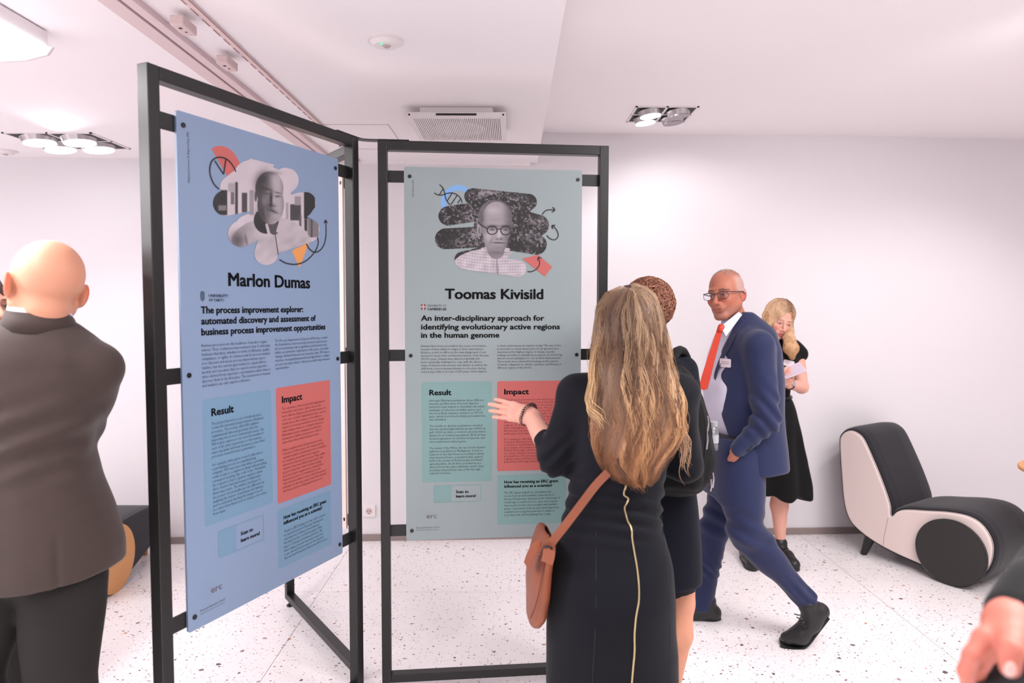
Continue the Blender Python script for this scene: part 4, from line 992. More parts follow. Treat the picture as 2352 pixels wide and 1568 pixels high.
def flat_shoe(root, x, y, dirv, L=.25, m=None, name='shoe', w=.042, hgt=.055, z0=0.0):
    d = nrm(np.array([dirv[0], dirv[1], 0])); c = np.array([x, y, z0]); heel = c - d*L*.30; toe = c + d*L*.55
    fn = lambda P: np.maximum(smin(smin(cap(P, heel + [0, 0, hgt*.6], c + [0, 0, hgt*.6], hgt*.72, hgt*.66), cap(P, c + [0, 0, hgt*.5], toe + [0, 0, hgt*.32], w*1.08, w*.72), .03), cap(P, heel + d*.03 + [0, 0, hgt], heel + d*.03 + [0, 0, hgt*1.7], .040, .042), .02), z0+.003-P[2])
    V, F = solid(*bounds([heel, toe, heel + [0, 0, hgt*1.6]], .07), .005, fn)
    s = mk(name, V, F, m, root, smooth=True)
    sole = [toe + nrm([-d[1], d[0], 0])*0]
    side = np.array([-d[1], d[0], 0]); out = []
    for s_, ww in ((1, 1), (-1, 1)):
        out += [heel - d*.03 + side*s_*.02, heel + side*s_*.036, c + side*s_*.036, c + d*L*.3 + side*s_*.046, toe + d*.005 + side*s_*.034][::s_]
    poly = smooth_closed([q[:2] for q in [heel - d*.038, heel + side*.034, c + side*.034, c + d*L*.3 + side*.045, toe + d*.006 + side*.030, toe + d*.030, toe + d*.006 - side*.030, c + d*L*.3 - side*.045, c - side*.034, heel - side*.034]], 4)
    return s, prism(poly, (0, 0, z0+.001), (1, 0, 0), (0, 1, 0), (0, 0, 1), .016)
M_shoe = mat('black_shoe_leather', (30, 29, 31), .4, spec=.5); M_sole = mat('shoe_sole', (24, 23, 23), .7)
for a in (ankL, ankR):
    s, sp = flat_shoe(t, a[0], a[1]+.03, (0, 1), m=M_shoe); sub('sole', sp[0], sp[1], M_sole, s, root=t)
# zip down the back of the dress, seams
def back_surface(x, z, off=.0):
    P = [np.array([x]*160, np.float32), np.linspace(1.75, 2.05, 160).astype(np.float32), np.array([z]*160, np.float32)]
    d = dress(P); i = np.argmax(d < 0); return np.array([x, P[1][i]-.002-off, z])
zp = smooth_open([(1440, 1118), (1436, 1140), (1446, 1150), (1438, 1172), (1444, 1200), (1452, 1216), (1454, 1245), (1462, 1300), (1464, 1340), (1462, 1370), (1455, 1400), (1452, 1440), (1453, 1480), (1451, 1520), (1449, 1568), (1449, 1640)], 5)
pts = []
for px, py in zp:
    q = at(px, py, 1.87); pts.append(back_surface(q[0]*1.0, q[2]))
zipm = mk('zip', *tube(pts, .0024, 6), M_gold, t)
for px in (1362, 1538):
    pts = [back_surface(at(px + (i-4)*(-2 if px < 1400 else 1.2), py, 1.89)[0], at(px, py, 1.89)[2], -.0012) for i, py in enumerate(np.linspace(1200, 1660, 9))]
    mk('seam', *tube(smooth_open(pts, 4), .0012, 5), mat('seam_thread', (24, 26, 34), .8), t)
# hair
hz = [(655, 1425, 1485), (668, 1402, 1510), (700, 1382, 1530), (740, 1374, 1540), (800, 1366, 1550), (860, 1360, 1562), (920, 1352, 1574), (980, 1352, 1574), (1020, 1356, 1552), (1055, 1366, 1522), (1090, 1392, 1510), (1120, 1428, 1502)]
HZ = np.array([[at(0, p, 1.93)[2], at(l, p, 1.93)[0], at(r, p, 1.93)[0]] for p, l, r in hz])[::-1]
def hair_env(z): return np.interp(z, HZ[:, 0], HZ[:, 1]), np.interp(z, HZ[:, 0], HZ[:, 2])
def hair_back(z): return np.interp(z, [1.05, 1.2, 1.33, 1.45, 1.52, 1.60, 1.66, 1.69], [1.858, 1.850, 1.875, 1.905, 1.902, 1.918, 1.955, 2.0])
ztop = HZ[-1, 0]
def longhair(n, seed, lay, rr, bias=0):
    r = np.random.default_rng(seed); m = 34
    s = np.sort(r.uniform(-1, 1, n)) ; s = np.sign(s)*np.abs(s)**.85
    tipz = at(0, 1118, 1.93)[2] + .05*np.abs(s)**1.5*1.0 + r.exponential(.035, n) + .02*(s > .5)*r.random(n) + .06*(s < -.55)*r.random(n)
    T = np.linspace(0, 1, m)[None, :]; zt = ztop - .004 - .035*np.abs(s)[:, None]**2*0 - r.random((n, 1))*.012
    z = zt - (zt - tipz[:, None])*T
    l, rt = hair_env(z); cx, hw = (l+rt)/2, (rt-l)/2
    cl = np.floor((s+1)*13 + r.normal(0, .25, n)).astype(int); ph = np.random.default_rng(99).random(60)*2*PI; cph = ph[cl % 60][:, None]
    amp = .0085*T**1.2*(1+.5*r.random((n, 1))) + .004
    xw = amp*np.sin(19*T + cph + 2.5*np.sin(cph*3) + r.normal(0, .18, (n, 1))) + .0016*np.sin(45*T*r.uniform(.6, 1.2, (n, 1)) + cph*5)
    th = np.arcsin(np.clip(s, -1, 1))[:, None]; lay_ = lay*(1-.25*r.random((n, 1)))
    grow = np.clip(T*9, 0, 1)**.6
    x = cx + s[:, None]*hw*lay_*(.35+.65*grow) + xw
    dep = np.interp(z, [1.05, 1.35, 1.5, 1.6, 1.7], [.05, .065, .085, .09, .06])
    y = hair_back(z) + dep*(1-np.cos(th))*1.25 + (1-lay_)*.05 + .4*xw*np.cos(cph) + .003*r.normal(0, 1, (n, 1))
    t_ = np.repeat(T, n, 0); cr = np.random.default_rng(5).random(60)[cl % 60][:, None]
    rnd = np.clip(.62*cr + .34*r.random((n, 1)) + .10*np.sin(7*T+cph) + bias + .02, 0, 1)
    cols = hairmix(t_, np.repeat(rnd, 1, 1)*np.ones_like(t_), [((72, 52, 40), (110, 84, 64), (184, 152, 120)), ((66, 46, 34), (118, 86, 62), (216, 182, 144)), ((70, 46, 32), (126, 86, 58), (212, 168, 122)), ((76, 48, 31), (130, 82, 52), (196, 140, 92))])
    return np.stack([x, y, z], -1), cols, rr*(.7+.6*r.random(n))
hroot = None
def haircore(P):
    l, r_ = hair_env(P[2]); cx, hw = (l+r_)/2, (r_-l)/2*.93
    dep = np.interp(P[2], [1.05, 1.35, 1.5, 1.6, 1.7], [.035, .06, .105, .115, .07]).astype(np.float32); yb = hair_back(P[2]) + .006
    d = (((np.abs((P[0]-cx)/hw))**2.2 + np.abs((P[1]-yb-dep)/dep)**2.2)**(1/2.2) - 1)*.05
    d = smax(d, np.maximum(P[2]-ztop+.004, at(0, 1095, 1.93)[2]-P[2]), .02)
    d = np.minimum(d, smax(ellip(P, hd.c + [0, .012, .036], (.080, .104, .090)), P[1]-hd.c[1]-.07, .01))
    return d + folds(P, 60, 10, 8, .006, 3)
V, F = solid((.15, 1.82, 1.06), (.56, 2.20, ztop+.02), .006, haircore)
mk('hair_mass', V, F, mat('hair_core_shade', (58, 41, 30), .6, spec=.3, var=(9, .35, (9, 9, 1))), t, smooth=True)  # core coloured dark so gaps between strands look like shadow
P1, C1, R1 = longhair(3000, 11, 1.0, .00125)
P2, C2, R2 = longhair(900, 12, .95, .0018, -.15)
P3, C3, R3 = longhair(260, 13, 1.05, .0006, .08)
P1 = drape(P1, haircore, .004, 3, .35); P2 = drape(P2, haircore, .001, 3, .9)
hair = strands('hair', t, np.vstack([P1, P2, P3]), np.r_[R1, R2, R3], np.vstack([C1, C2, C3]))
# loose curls on the left shoulder
r = np.random.default_rng(4); n, m = 34, 30; T = np.linspace(0, 1, m)[None, :]; s0 = r.random((n, 1))
a0, a1, a2 = at(1392, 740, 1.99), at(1322, 915, 1.91), at(1384, 985, 1.88)
base = (1-T)[..., None]**2*a0 + 2*(T*(1-T))[..., None]*a1 + (T**2)[..., None]*a2
w = .010*np.sin(14*T + s0*2)*T; Pth = base + np.stack([w + r.normal(0, .008, (n, 1))*(.4+T), r.normal(0, .004, (n, 1))*np.ones_like(T), .006*np.cos(14*T)*T + r.normal(0, .012, (n, 1))*T], -1)
strands('loose_curl', t, Pth, np.full(n, .0009), hairmix(np.repeat(T, n, 0), np.repeat(.35+.6*r.random((n, 1)), m, 1), [((150, 110, 80), (190, 150, 110), (230, 195, 150))]*2))
a0, a1, a2 = at(1548, 900, 1.92), at(1558, 1000, 1.92), at(1580, 1068, 1.92)
base = (1-T)[..., None]**2*a0 + 2*(T*(1-T))[..., None]*a1 + (T**2)[..., None]*a2
Pth = base + np.stack([.012*np.sin(11*T + s0*1.5)*T + r.normal(0, .010, (n, 1)), r.normal(0, .005, (n, 1))*np.ones_like(T), r.normal(0, .03, (n, 1))*T], -1)
strands('loose_curl', t, Pth, np.full(n, .0010), hairmix(np.repeat(T, n, 0), np.repeat(.3+.5*r.random((n, 1)), m, 1), [((140, 104, 84), (178, 140, 112), (210, 175, 140))]*2))
# coiled bracelet on her wrist
wd = nrm(handdir); u = nrm(np.cross(wd, [0, 0, 1])); v = np.cross(u, wd); wc = wrL + wd*.006 + (wrL-elL)*.03
q = np.linspace(0, 2*PI, 420, endpoint=False); ring_r = .034 + .0042*np.cos(q*30); off = .0042*np.sin(q*30)
tilt = nrm(wd*.75 + nrm(wrL-elL)*.65); u = nrm(np.cross(tilt, [0, 1, .2])); v = np.cross(u, tilt)
pts = wc + ring_r[:, None]*(np.cos(q)[:, None]*u + np.sin(q)[:, None]*v*.95) + off[:, None]*tilt
o = mk('coil_bracelet', *tube(pts, .0015, 5, closed=True), mat('brown_plastic', (52, 28, 26), .25), None, smooth=True)
tag(o, 'dark brown spiral coil bracelet on the wrist of the gesturing hand', 'bracelet')

# tan shoulder bag at her hip with strap over the back
bc = at(1243, 1335, 2.0)
bag = thing('shoulder_bag', 'tan leather shoulder bag hanging at the hip of the navy dressed woman', 'bag', tuple(bc))
Yb = 1.99
def bagrow(py, l, r, b): a = at(l, py, Yb); c = at(r, py, Yb); return (a[2], (a[0]+c[0])/2, Yb+.02, max((c[0]-a[0])/2, .01), b)
brows = [bagrow(1436, 1214, 1226, .035), bagrow(1425, 1211, 1240, .085), bagrow(1400, 1210, 1252, .120), bagrow(1350, 1211, 1258, .135), bagrow(1300, 1217, 1262, .130), bagrow(1262, 1228, 1266, .120), bagrow(1240, 1238, 1268, .112), bagrow(1222, 1246, 1270, .100)]
def bagf(P):
    d = loft(P, brows, .10, 2.6) + folds(P, 14, 6, 9, .010, 4)
    topz = at(0, 1262, Yb)[2]
    inner = smax(loft(P, [(z, x, y, a*.72, b*.88) for z, x, y, a, b in brows], .10, 2.6), topz-.05-P[2], .01)
    return smax(d, -inner, .004)
V, F = solid(*bounds([at(1205, 1440, Yb), at(1272, 1215, Yb), [bc[0], Yb-.14, bc[2]], [bc[0], Yb+.16, bc[2]]], .02), .0036, bagf)
mk('bag_body', V, F, M_tan, bag, smooth=True)
V, F = solid(*bounds([at(1214, 1300, Yb-.05), at(1262, 1215, Yb-.05), [bc[0], Yb-.12, bc[2]]], .02), .0036, lambda P: smax(loft(P, [(z, x-.002, y, a*.74, b*.90) for z, x, y, a, b in brows], .10, 2.6), P[2]-at(0, 1250, Yb)[2], .006))
mk('lining', V, F, M_tan_dark, bag, smooth=True)
# side gusset seam, folded tab and buckle flap
seam = [at(*q, Yb-.125) for q in ((1250, 1296), (1242, 1340), (1234, 1380), (1226, 1410), (1220, 1434))]
seam = [np.array([p[0], Yb-.118 + .05*abs((i-1.5)/3)**2, p[2]]) for i, p in enumerate(seam)]
mk('gusset_seam', *tube(smooth_open(seam, 5), .0022, 6), mat('seam_dark_tan', (96, 48, 34), .6), bag)
def ribbon(pts, w, th, nrm_dir=(0, -1, 0)):
    P = np.asarray(pts, float); T = np.gradient(P, axis=0); T /= np.linalg.norm(T, axis=1)[:, None]; N = np.tile(nrm(nrm_dir), (len(P), 1)) if np.ndim(nrm_dir) == 1 else nrm_dir
    S = np.cross(T, N); S /= np.linalg.norm(S, axis=1)[:, None]; N = np.cross(S, T); w = np.broadcast_to(np.asarray(w, float), (len(P),))[:, None]
    V = np.stack([P - S*w/2 - N*th/2, P + S*w/2 - N*th/2, P + S*w/2 + N*th/2, P - S*w/2 + N*th/2], 1).reshape(-1, 3); F = []
    for i in range(len(P)-1): F += [(i*4+k, i*4+(k+1) % 4, i*4+4+(k+1) % 4, i*4+4+k) for k in range(4)]
    F += [(3, 2, 1, 0), tuple(4*(len(P)-1)+k for k in range(4))]; return V, F
flap = [at(*q, Yb-.09) for q in ((1242, 1258), (1232, 1256), (1222, 1268), (1215, 1284), (1210, 1300))]
mk('flap', *ribbon(smooth_open(flap, 5), .05, .004, (-.6, -.2, .7)), M_tan, bag)
tabp = [at(*q, Yb-.125) for q in ((1262, 1262), (1260, 1278), (1256, 1292))]
mk('side_tab', *ribbon(smooth_open(tabp, 4), .034, .006, (-.3, -1, 0)), M_tan, bag)
# strap follows the back of the dress
sp_ = [(1262, 1262), (1275, 1243), (1305, 1206), (1340, 1160), (1370, 1118), (1395, 1088), (1425, 1052), (1470, 1000), (1500, 967)]
pts = []
for px, py in smooth_open(sp_, 5):
    q = at(px, py, 1.87); b_ = back_surface(q[0], q[2]) if q[0] > .16 else np.array([q[0], 1.90, q[2]])
    pts.append(np.array([q[0], min(b_[1]-.006, 1.955), q[2]]))
pts = np.array(pts); raw = pts[:, 1].copy(); k = np.hanning(21); k /= k.sum()
for _ in range(3): pts[:, 1] = np.minimum(np.convolve(np.pad(pts[:, 1], 10, 'edge'), k, 'valid'), raw)
pts[:, 1] = np.convolve(np.pad(pts[:, 1], 10, 'edge'), k, 'valid') - .003
mk('strap', *ribbon(pts, .0235, .004, (0, -1, 0)), M_tan, bag)
mk('strap_ring', *tube([at(1258, 1265, Yb-.115) + .013*np.array([math.cos(a), 0, math.sin(a)]) for a in np.linspace(0, 2*PI, 20, endpoint=False)], .003, 6, closed=True), M_black, bag)
# ------------------------------------------------------------------ shared clothing helpers
def limb(P, pts, rs, k=.02): return chain(P, pts, rs, k)
def badge(root, c, u, v, w, h, n, name='name_badge', lines=2):
    """small white sticker-like badge with faint print"""
    c, u, v, n = np.array(c), nrm(u), nrm(v), nrm(n)
    poly = rounded(-w/2, w/2, -h/2, h/2, .006); V, F = prism(poly, c, u, v, n, .002)
    b = mk(name, V, F, mat('badge_white', (228, 218, 226), .4), root)
    if lines:
        q = [prism([(-w*.25, y-.0008), (w*.32, y-.0008), (w*.32, y+.0008), (-w*.25, y+.0008)], c + n*.002, u, v, n, .0004) for y in (h*.12, -h*.08)][:lines]
        sub('badge_print', *join(*q), mat('badge_ink', (120, 105, 125), .6), b, root=root, kind='stuff')
    return b
def at_x(px, py, X):                                  # point on the ray with given world x
    d = ray(px, py); return d*(X/d[0]) + [0, 0, EYE]

# ------------------------------------------------------------------ woman with curly hair, dark coat and backpack
Y = 2.55
M_coat = mat('dark_navy_wool', (13, 15, 26), .85, spec=.15, sheen=.05, bump=(400, .12, .0008))
M_pack = mat('black_nylon', (8, 8, 9), .6, spec=.2, bump=(120, .25, .0012))
ft = at(1505, 1000, Y); foot = (ft[0], Y, 0)
t = thing('person', 'person with curly brown hair and dark coat, mostly hidden behind the long hair', 'person', foot)
hd = Head(at(1487, 712, 2.60), math.radians(180+35), .10, 0, .94, fem=True)
nb = at(1495, 830, Y)
def row(py, l, r, b, Yd, dy=0): a = at(l, py, Yd); c = at(r, py, Yd); return (a[2], (a[0]+c[0])/2, Yd+dy, (c[0]-a[0])/2, b)
crow = [row(812, 1468, 1530, .05, Y), row(830, 1425, 1570, .085, Y), row(880, 1415, 1583, .11, Y), row(960, 1420, 1585, .12, Y), row(1060, 1425, 1588, .12, Y), row(1150, 1428, 1600, .135, Y), row(1250, 1430, 1608, .14, Y), row(1328, 1432, 1608, .135, Y)]
def coat(P):
    d = loft(P, crow, -.3, 2.3); s1, e1, w1 = at(1436, 850, Y+.03), at(1424, 1000, Y+.04), at(1455, 1060, Y+.14)
    s2, e2, w2 = at(1566, 850, Y+.02), at(1588, 985, Y+.05), at(1555, 1060, Y+.15)
    d = smin(d, limb(P, [s1, e1, w1], [.058, .048, .038]), .03); d = smin(d, limb(P, [s2, e2, w2], [.058, .046, .038]), .03)
    return d + folds(P, 9, 9, 4, .016, 8)
V, F = solid(*bounds([at(1405, 1330, Y-.12), at(1612, 805, Y-.12), [foot[0], Y+.36, 1.0], [foot[0], Y-.2, 1.0]], .05), .0075, coat)
mk('coat', V, F, M_coat, t, smooth=True)
hipR, hipL = at(1570, 1330, Y), at(1490, 1330, Y)
kR, kL = at(1568, 1385, Y), at(1488, 1385, Y); aR, aL = at(1540, 1600, Y), at(1466, 1600, Y)
def shorts(P): return np.minimum(cap(P, hipR + [0, 0, .1], kR + [-.002, 0, .01], .062, .043), cap(P, hipL + [0, 0, .1], kL + [0, 0, .01], .062, .043)) + folds(P, 20, 20, 20, .006, 1)
V, F = solid(*bounds([hipR + [0, 0, .16], hipL, kR, kL], .07), .006, shorts); V[:, 2] = np.maximum(V[:, 2], kR[2]-.004)
mk('shorts', V, F, mat('black_jersey', (17, 17, 18), .8), t, smooth=True)
def leg1(P, k, a):
    m1 = k + (a-k)*.32
    d = smin(cap(P, k + [0, 0, .15], k, .05, .044), cap(P, k, m1 + [0, -.012, 0], .041, .047), .02)
    return smin(smin(d, cap(P, m1 + [0, -.012, 0], a, .046, .028), .02), cap(P, a, a - [0, 0, .05], .028, .032), .02)
lg = solid(*bounds([kR + [0, 0, .12], kL, aR - [0, 0, .06], aL - [0, 0, .06]], .06), .006, lambda P: np.minimum(leg1(P, kR, aR), leg1(P, kL, aL)))
hp = solid(*bounds([hd.c, nb], .14), .0034, lambda P: smin(hd.field(P), smin(hd.neck(P, nb + [0, 0, -.02], .046, .05), ellip(P, nb + [0, 0, -.05], (.10, .06, .05)), .03), .02))
h1 = hand_mesh(at(1456, 1062, Y+.14), (.8, .1, .1), (0, .9, .4), (.1, .2, .9), fore=at(1440, 1040, Y+.11), curl=(.3, .3, .35, .4), k=.9)
h2 = hand_mesh(at(1554, 1062, Y+.15), (-.8, .1, .1), (0, .9, .4), (.1, .2, .9), fore=at(1570, 1035, Y+.11), curl=(.3, .3, .35, .4), k=.9)
body(t, [hp, lg, h1, h2], (208, 146, 118), hd)
for a in (aR, aL):
    s, sp = flat_shoe(t, a[0], a[1]+.03, (-.25, 1), m=M_shoe, L=.24); sub('sole', sp[0], sp[1], M_sole, s, root=t)
# curly hair: cap plus springy curls
def curlcap(P):
    d = ellip(P, hd.c + [.004, .0, .030], (.090, .104, .092)); d = smin(d, ellip(P, hd.c + [.028, -.02, .008], (.052, .058, .060)), .03)
    d = smax(d, -cap(P, hd.W((0, -.12, -.03)), hd.W((0, -.02, -.05)), .055), .02)
    return d + .010*noise3(P[0]*38, P[1]*38, P[2]*38)*1.6
V, F = solid(*bounds([hd.c], .14), .0045, curlcap); mk('hair_mass', V, F, mat('hair_chestnut', (104, 64, 48), .6, spec=.3, var=(30, .4)), t, smooth=True)
r = np.random.default_rng(21); n, m = 1500, 22
dv = r.normal(0, 1, (n*3, 3)); dv /= np.linalg.norm(dv, axis=1)[:, None]; loc = dv @ hd.R
keep = ~((loc[:, 1] < -.35) & (loc[:, 2] < .45)) & (loc[:, 2] > -.75); dv = dv[keep][:n]; n = len(dv)
c0 = hd.c + [.004, 0, .024] + dv*np.array([.086, .100, .090]); T = np.linspace(0, 1, m)[None, :, None]
tang = np.cross(dv, r.normal(0, 1, (n, 3))); tang /= np.linalg.norm(tang, axis=1)[:, None]; bn = np.cross(dv, tang)
a = 2*PI*(T*1.35 + r.random((n, 1, 1))); rad_ = (.012 + .008*r.random((n, 1, 1)))
Pth = c0[:, None] + rad_*(np.cos(a)*tang[:, None] + np.sin(a)*dv[:, None]*.55) + T*bn[:, None]*.022 + dv[:, None]*.002
strands('curls', t, Pth, np.full(n, .0011), hairmix(np.repeat(T[..., 0], n, 0), np.repeat(r.random((n, 1)), m, 1), [((84, 50, 38), (140, 88, 66), (204, 142, 114))]*2))

# backpack with straps, pocket and zips
bc = at(1545, 985, 2.40)
bp = thing('backpack', 'black backpack on the back of the person behind the long haired woman', 'backpack', tuple(bc))
prow = [row(838, 1505, 1566, .05, 2.42), row(860, 1480, 1588, .085, 2.42), row(905, 1470, 1612, .11, 2.42), row(960, 1466, 1628, .12, 2.42), row(1000, 1464, 1634, .125, 2.42), row(1050, 1466, 1643, .13, 2.42), row(1090, 1474, 1636, .125, 2.42), row(1120, 1500, 1612, .11, 2.42), row(1134, 1530, 1580, .07, 2.42)]
def pack(P):
    d = loft(P, prow, -.35, 2.8)
    d = smin(d, rbox(P, at(1535, 1060, 2.30), (.115, .04, .095), .035, rot(-.35)), .012)
    return d + folds(P, 12, 12, 14, .014, 12) + folds(P, 30, 30, 22, .004, 2)
V, F = solid(*bounds([at(1455, 1140, 2.36), at(1652, 830, 2.36), bc + [0, .2, 0], bc - [0, .2, 0]], .03), .0065, pack); mk('pack_body', V, F, M_pack, bp, smooth=True)
st = smooth_open([at(1560, 1050, 2.50), at(1594, 940, 2.62), at(1588, 860, 2.62), at(1572, 812, 2.56), at(1556, 806, 2.48), at(1540, 830, 2.38)], 6)
mk('shoulder_strap', *tube(st, .017, 8), M_pack, bp, smooth=True)
st = smooth_open([at(1450, 860, 2.62), at(1462, 815, 2.52), at(1478, 825, 2.40), at(1490, 860, 2.34)], 6)
mk('shoulder_strap', *tube(st, .017, 8), M_pack, bp, smooth=True)
mk('grab_loop', *tube(smooth_open([at(1512, 838, 2.36), at(1522, 822, 2.36), at(1538, 822, 2.36), at(1546, 840, 2.36)], 5), .006, 6), M_pack, bp, smooth=True)
M_steel = mat('steel', (200, 196, 202), .25, metal=1)
for (px, py), L in (((1625, 955), .05), ((1623, 990), .06), ((1637, 1085), .05), ((1632, 1100), .04)):
    p = at(px, py, 2.28); mk('zip_pull', *tube([p, p + [.003, -.002, -L*.5], p + [0, -.002, -L]], .0035, 6), M_steel, bp)
zl = smooth_open([at(1590, 870, 2.29), at(1612, 930, 2.28), at(1622, 990, 2.27), at(1618, 1050, 2.27)], 6); mk('zip_line', *tube(zl, .003, 6), M_black, bp)
pk = smooth_open([at(1500, 1010, 2.26), at(1540, 1020, 2.25), at(1585, 1000, 2.26), at(1600, 1040, 2.26), at(1604, 1090, 2.27)], 6); mk('pocket_seam', *tube(pk, .003, 6), M_black, bp)
# bottle in the side pocket
b0, b1 = at(1636, 1032, 2.43), at(1637, 966, 2.43)
bt = thing('water_bottle', 'small clear water bottle with grey cap in the side of the black backpack', 'bottle', tuple(b0))
ax = nrm(b1-b0); L = np.linalg.norm(b1-b0)
M_clear = mat('clear_plastic', (225, 230, 236), .08, spec=.6, trans=.85)
pr_ = [(0, .020), (.03, .021), (.06, .021), (.075, .017), (.080, .014)]
def lathe(o, ax, prof, n=20):
    ax = nrm(ax); u = nrm(np.cross([.3, 1, .1], ax)); w = np.cross(ax, u); a = np.linspace(0, 2*PI, n, endpoint=False)
    V = np.vstack([np.array(o) + ax*h + r*(np.cos(a)[:, None]*u + np.sin(a)[:, None]*w) for h, r in prof]); m = len(prof)
    F = [(i*n+k, i*n+(k+1) % n, (i+1)*n+(k+1) % n, (i+1)*n+k) for i in range(m-1) for k in range(n)] + [tuple(range(n-1, -1, -1)), tuple((m-1)*n+k for k in range(n))]
    return V, F
mk('bottle_body', *lathe(b0, ax, [(h*L/.1, r) for h, r in pr_]), M_clear, bt, smooth=True)
mk('cap', *lathe(b0 + ax*L*.80, ax, [(0, .016), (.002, .0172), (L*.17, .0172), (L*.19, .015)]), mat('grey_cap', (150, 150, 152), .3), bt)
mk('bottle_label', *lathe(b0 + ax*L*.25, ax, [(0, .0213), (L*.28, .0216)]), mat('silver_label', (176, 180, 186), .35, metal=.3), bt)

# ------------------------------------------------------------------ man in the navy suit walking left
Y = 3.35
M_suit = mat('navy_suit_wool', (34, 41, 76), .75, spec=.25, sheen=.2, bump=(260, .12, .0008), var=(40, .08))
M_shirt = mat('white_shirt', (212, 208, 226), .7, spec=.25)
M_tie = mat('orange_red_silk', (205, 66, 44), .45, spec=.4)
pc = at(1690, 1000, Y); foot = (pc[0], Y, 0)
t = thing('person', 'person in a navy suit and orange red tie walking left, glancing over', 'person', foot)
hc = at(1667, 677, 3.33)
hd = Head(hc, appyaw(-26, hc), .03, math.radians(-6), 1.03, width=1.02)
yawT = math.radians(-68)                                # chest direction: to the left, slightly towards the camera
def jrow(py, l, r, b, dy=0): a = at(l, py, Y); c = at(r, py, Y); return (a[2], (a[0]+c[0])/2, Y+dy, (c[0]-a[0])/2, b)
shirt_rows = [jrow(728, 1672, 1712, .050), jrow(748, 1660, 1735, .10), jrow(775, 1650, 1752, .165), jrow(820, 1636, 1764, .185), jrow(880, 1620, 1770, .180), jrow(930, 1624, 1768, .170), jrow(975, 1638, 1764, .165), jrow(1000, 1647, 1762, .165)]
def shirtf(P): return loft(P, shirt_rows, .22, 2.2) + folds(P, 10, 10, 10, .008, 4)
V, F = solid(*bounds([at(1615, 1005, Y), at(1785, 715, Y), [foot[0], Y-.25, 1.2], [foot[0], Y+.25, 1.2]], .03), .0065, shirtf)
mk('shirt', V, F, M_shirt, t, smooth=True)
# collar wraps the neck
cb = at(1688, 735, 3.34); ql = np.linspace(0, 2*PI, 30)
cV = []
for k, (rr, z0, zz) in enumerate(((.067, -.030, 0), (.060, .022, 0), (.056, .022, 0), (.061, -.030, 0))):
    for a in ql[:-1]:
        fr_ = .5+.5*math.cos(a - math.radians(200)); cV.append(cb + [rr*math.cos(a)*1.05, rr*math.sin(a), (z0 + (.012 if z0 > 0 else 0)) - .030*fr_*(1.0)])
n_ = 29; F = [(k*n_+i, k*n_+(i+1) % n_, ((k+1) % 4)*n_+(i+1) % n_, ((k+1) % 4)*n_+i) for k in range(4) for i in range(n_)]
mk('collar', cV, F, M_shirt, t, smooth=True)
cp_ = [at(*q, Yq) for q, Yq in (((1655, 750), 3.20), ((1668, 772), 3.19), ((1705, 722), 3.26), ((1697, 716), 3.27))]
mk('collar_leaf', *join((np.array([p for p in cp_] + [p + [0, .006, 0] for p in cp_]), [(0, 1, 2, 3), (7, 6, 5, 4), (0, 4, 5, 1), (1, 5, 6, 2), (2, 6, 7, 3), (3, 7, 4, 0)])), M_shirt, t)
# jacket: shell around the shirt, open at the front
jack_rows = [jrow(716, 1690, 1722, .055), jrow(733, 1672, 1742, .10), jrow(755, 1655, 1762, .175), jrow(800, 1642, 1777, .215), jrow(860, 1630, 1784, .215), jrow(930, 1630, 1788, .205), jrow(1000, 1640, 1791, .205), jrow(1050, 1646, 1794, .21), jrow(1072, 1648, 1795, .212)]
edge = np.array([[at(x, y, 3.2)[2], at(x, y, 3.16)[0]] for x, y in ((708, 0),) if 0] or [[at(x, y, 3.2)[2], at(x, y, 3.16)[0]] for x, y in ((1707, 706), (1692, 738), (1675, 772), (1659, 802), (1645, 832), (1637, 860), (1635, 895), (1643, 925), (1655, 955), (1668, 988), (1680, 1025), (1692, 1055), (1700, 1085))])[::-1]
shS, elS, wrS = at(1742, 795, 3.15), at(1763, 968, 3.10), at(1689, 1036, 3.13)
shF, elF, wrF = at(1712, 800, 3.53), at(1722, 960, 3.60), at(1700, 1050, 3.55)
def jacket(P):
    d = loft(P, jack_rows, .22, 2.3)
    inner = loft(P, [(z, x, y, a-.012, b-.014) for z, x, y, a, b in jack_rows], .22, 2.3)
    ex = np.interp(P[2], edge[:, 0], edge[:, 1]).astype(np.float32)
    d = d + folds(P, 7, 7, 6, .014, 6)
    cut = ex + (P[1]-3.16)*.305 - P[0]                                     # open front
    d = smax(d, cut, .006); d = smax(d, -smax(inner, cut+.02, .004), .003)
    a = limb(P, [shS + [-.02, .05, .02], shS, elS], [.062, .068, .056], .02); a = smin(a, cap(P, elS, wrS + (elS-wrS)*.10, .056, .040), .02)
    sf = .010*np.exp(-((P[0]-elS[0])**2+(P[1]-elS[1])**2+(P[2]-elS[2]-.02)**2)/.012)
    a = a + sf*np.sin((P[2]*.8+P[0])*95) + folds(P, 12, 12, 9, .016, 3)
    d = smin(d, a, .022)
    b = limb(P, [shF, elF, wrF], [.062, .052, .040], .02); return smin(d, b, .022)
V, F = solid(*bounds([at(1618, 1085, Y), at(1802, 702, Y), [foot[0], 2.98, 1.2], [foot[0], 3.72, 1.2]], .02), .006, jacket)
mk('jacket', V, F, M_suit, t, smooth=True)
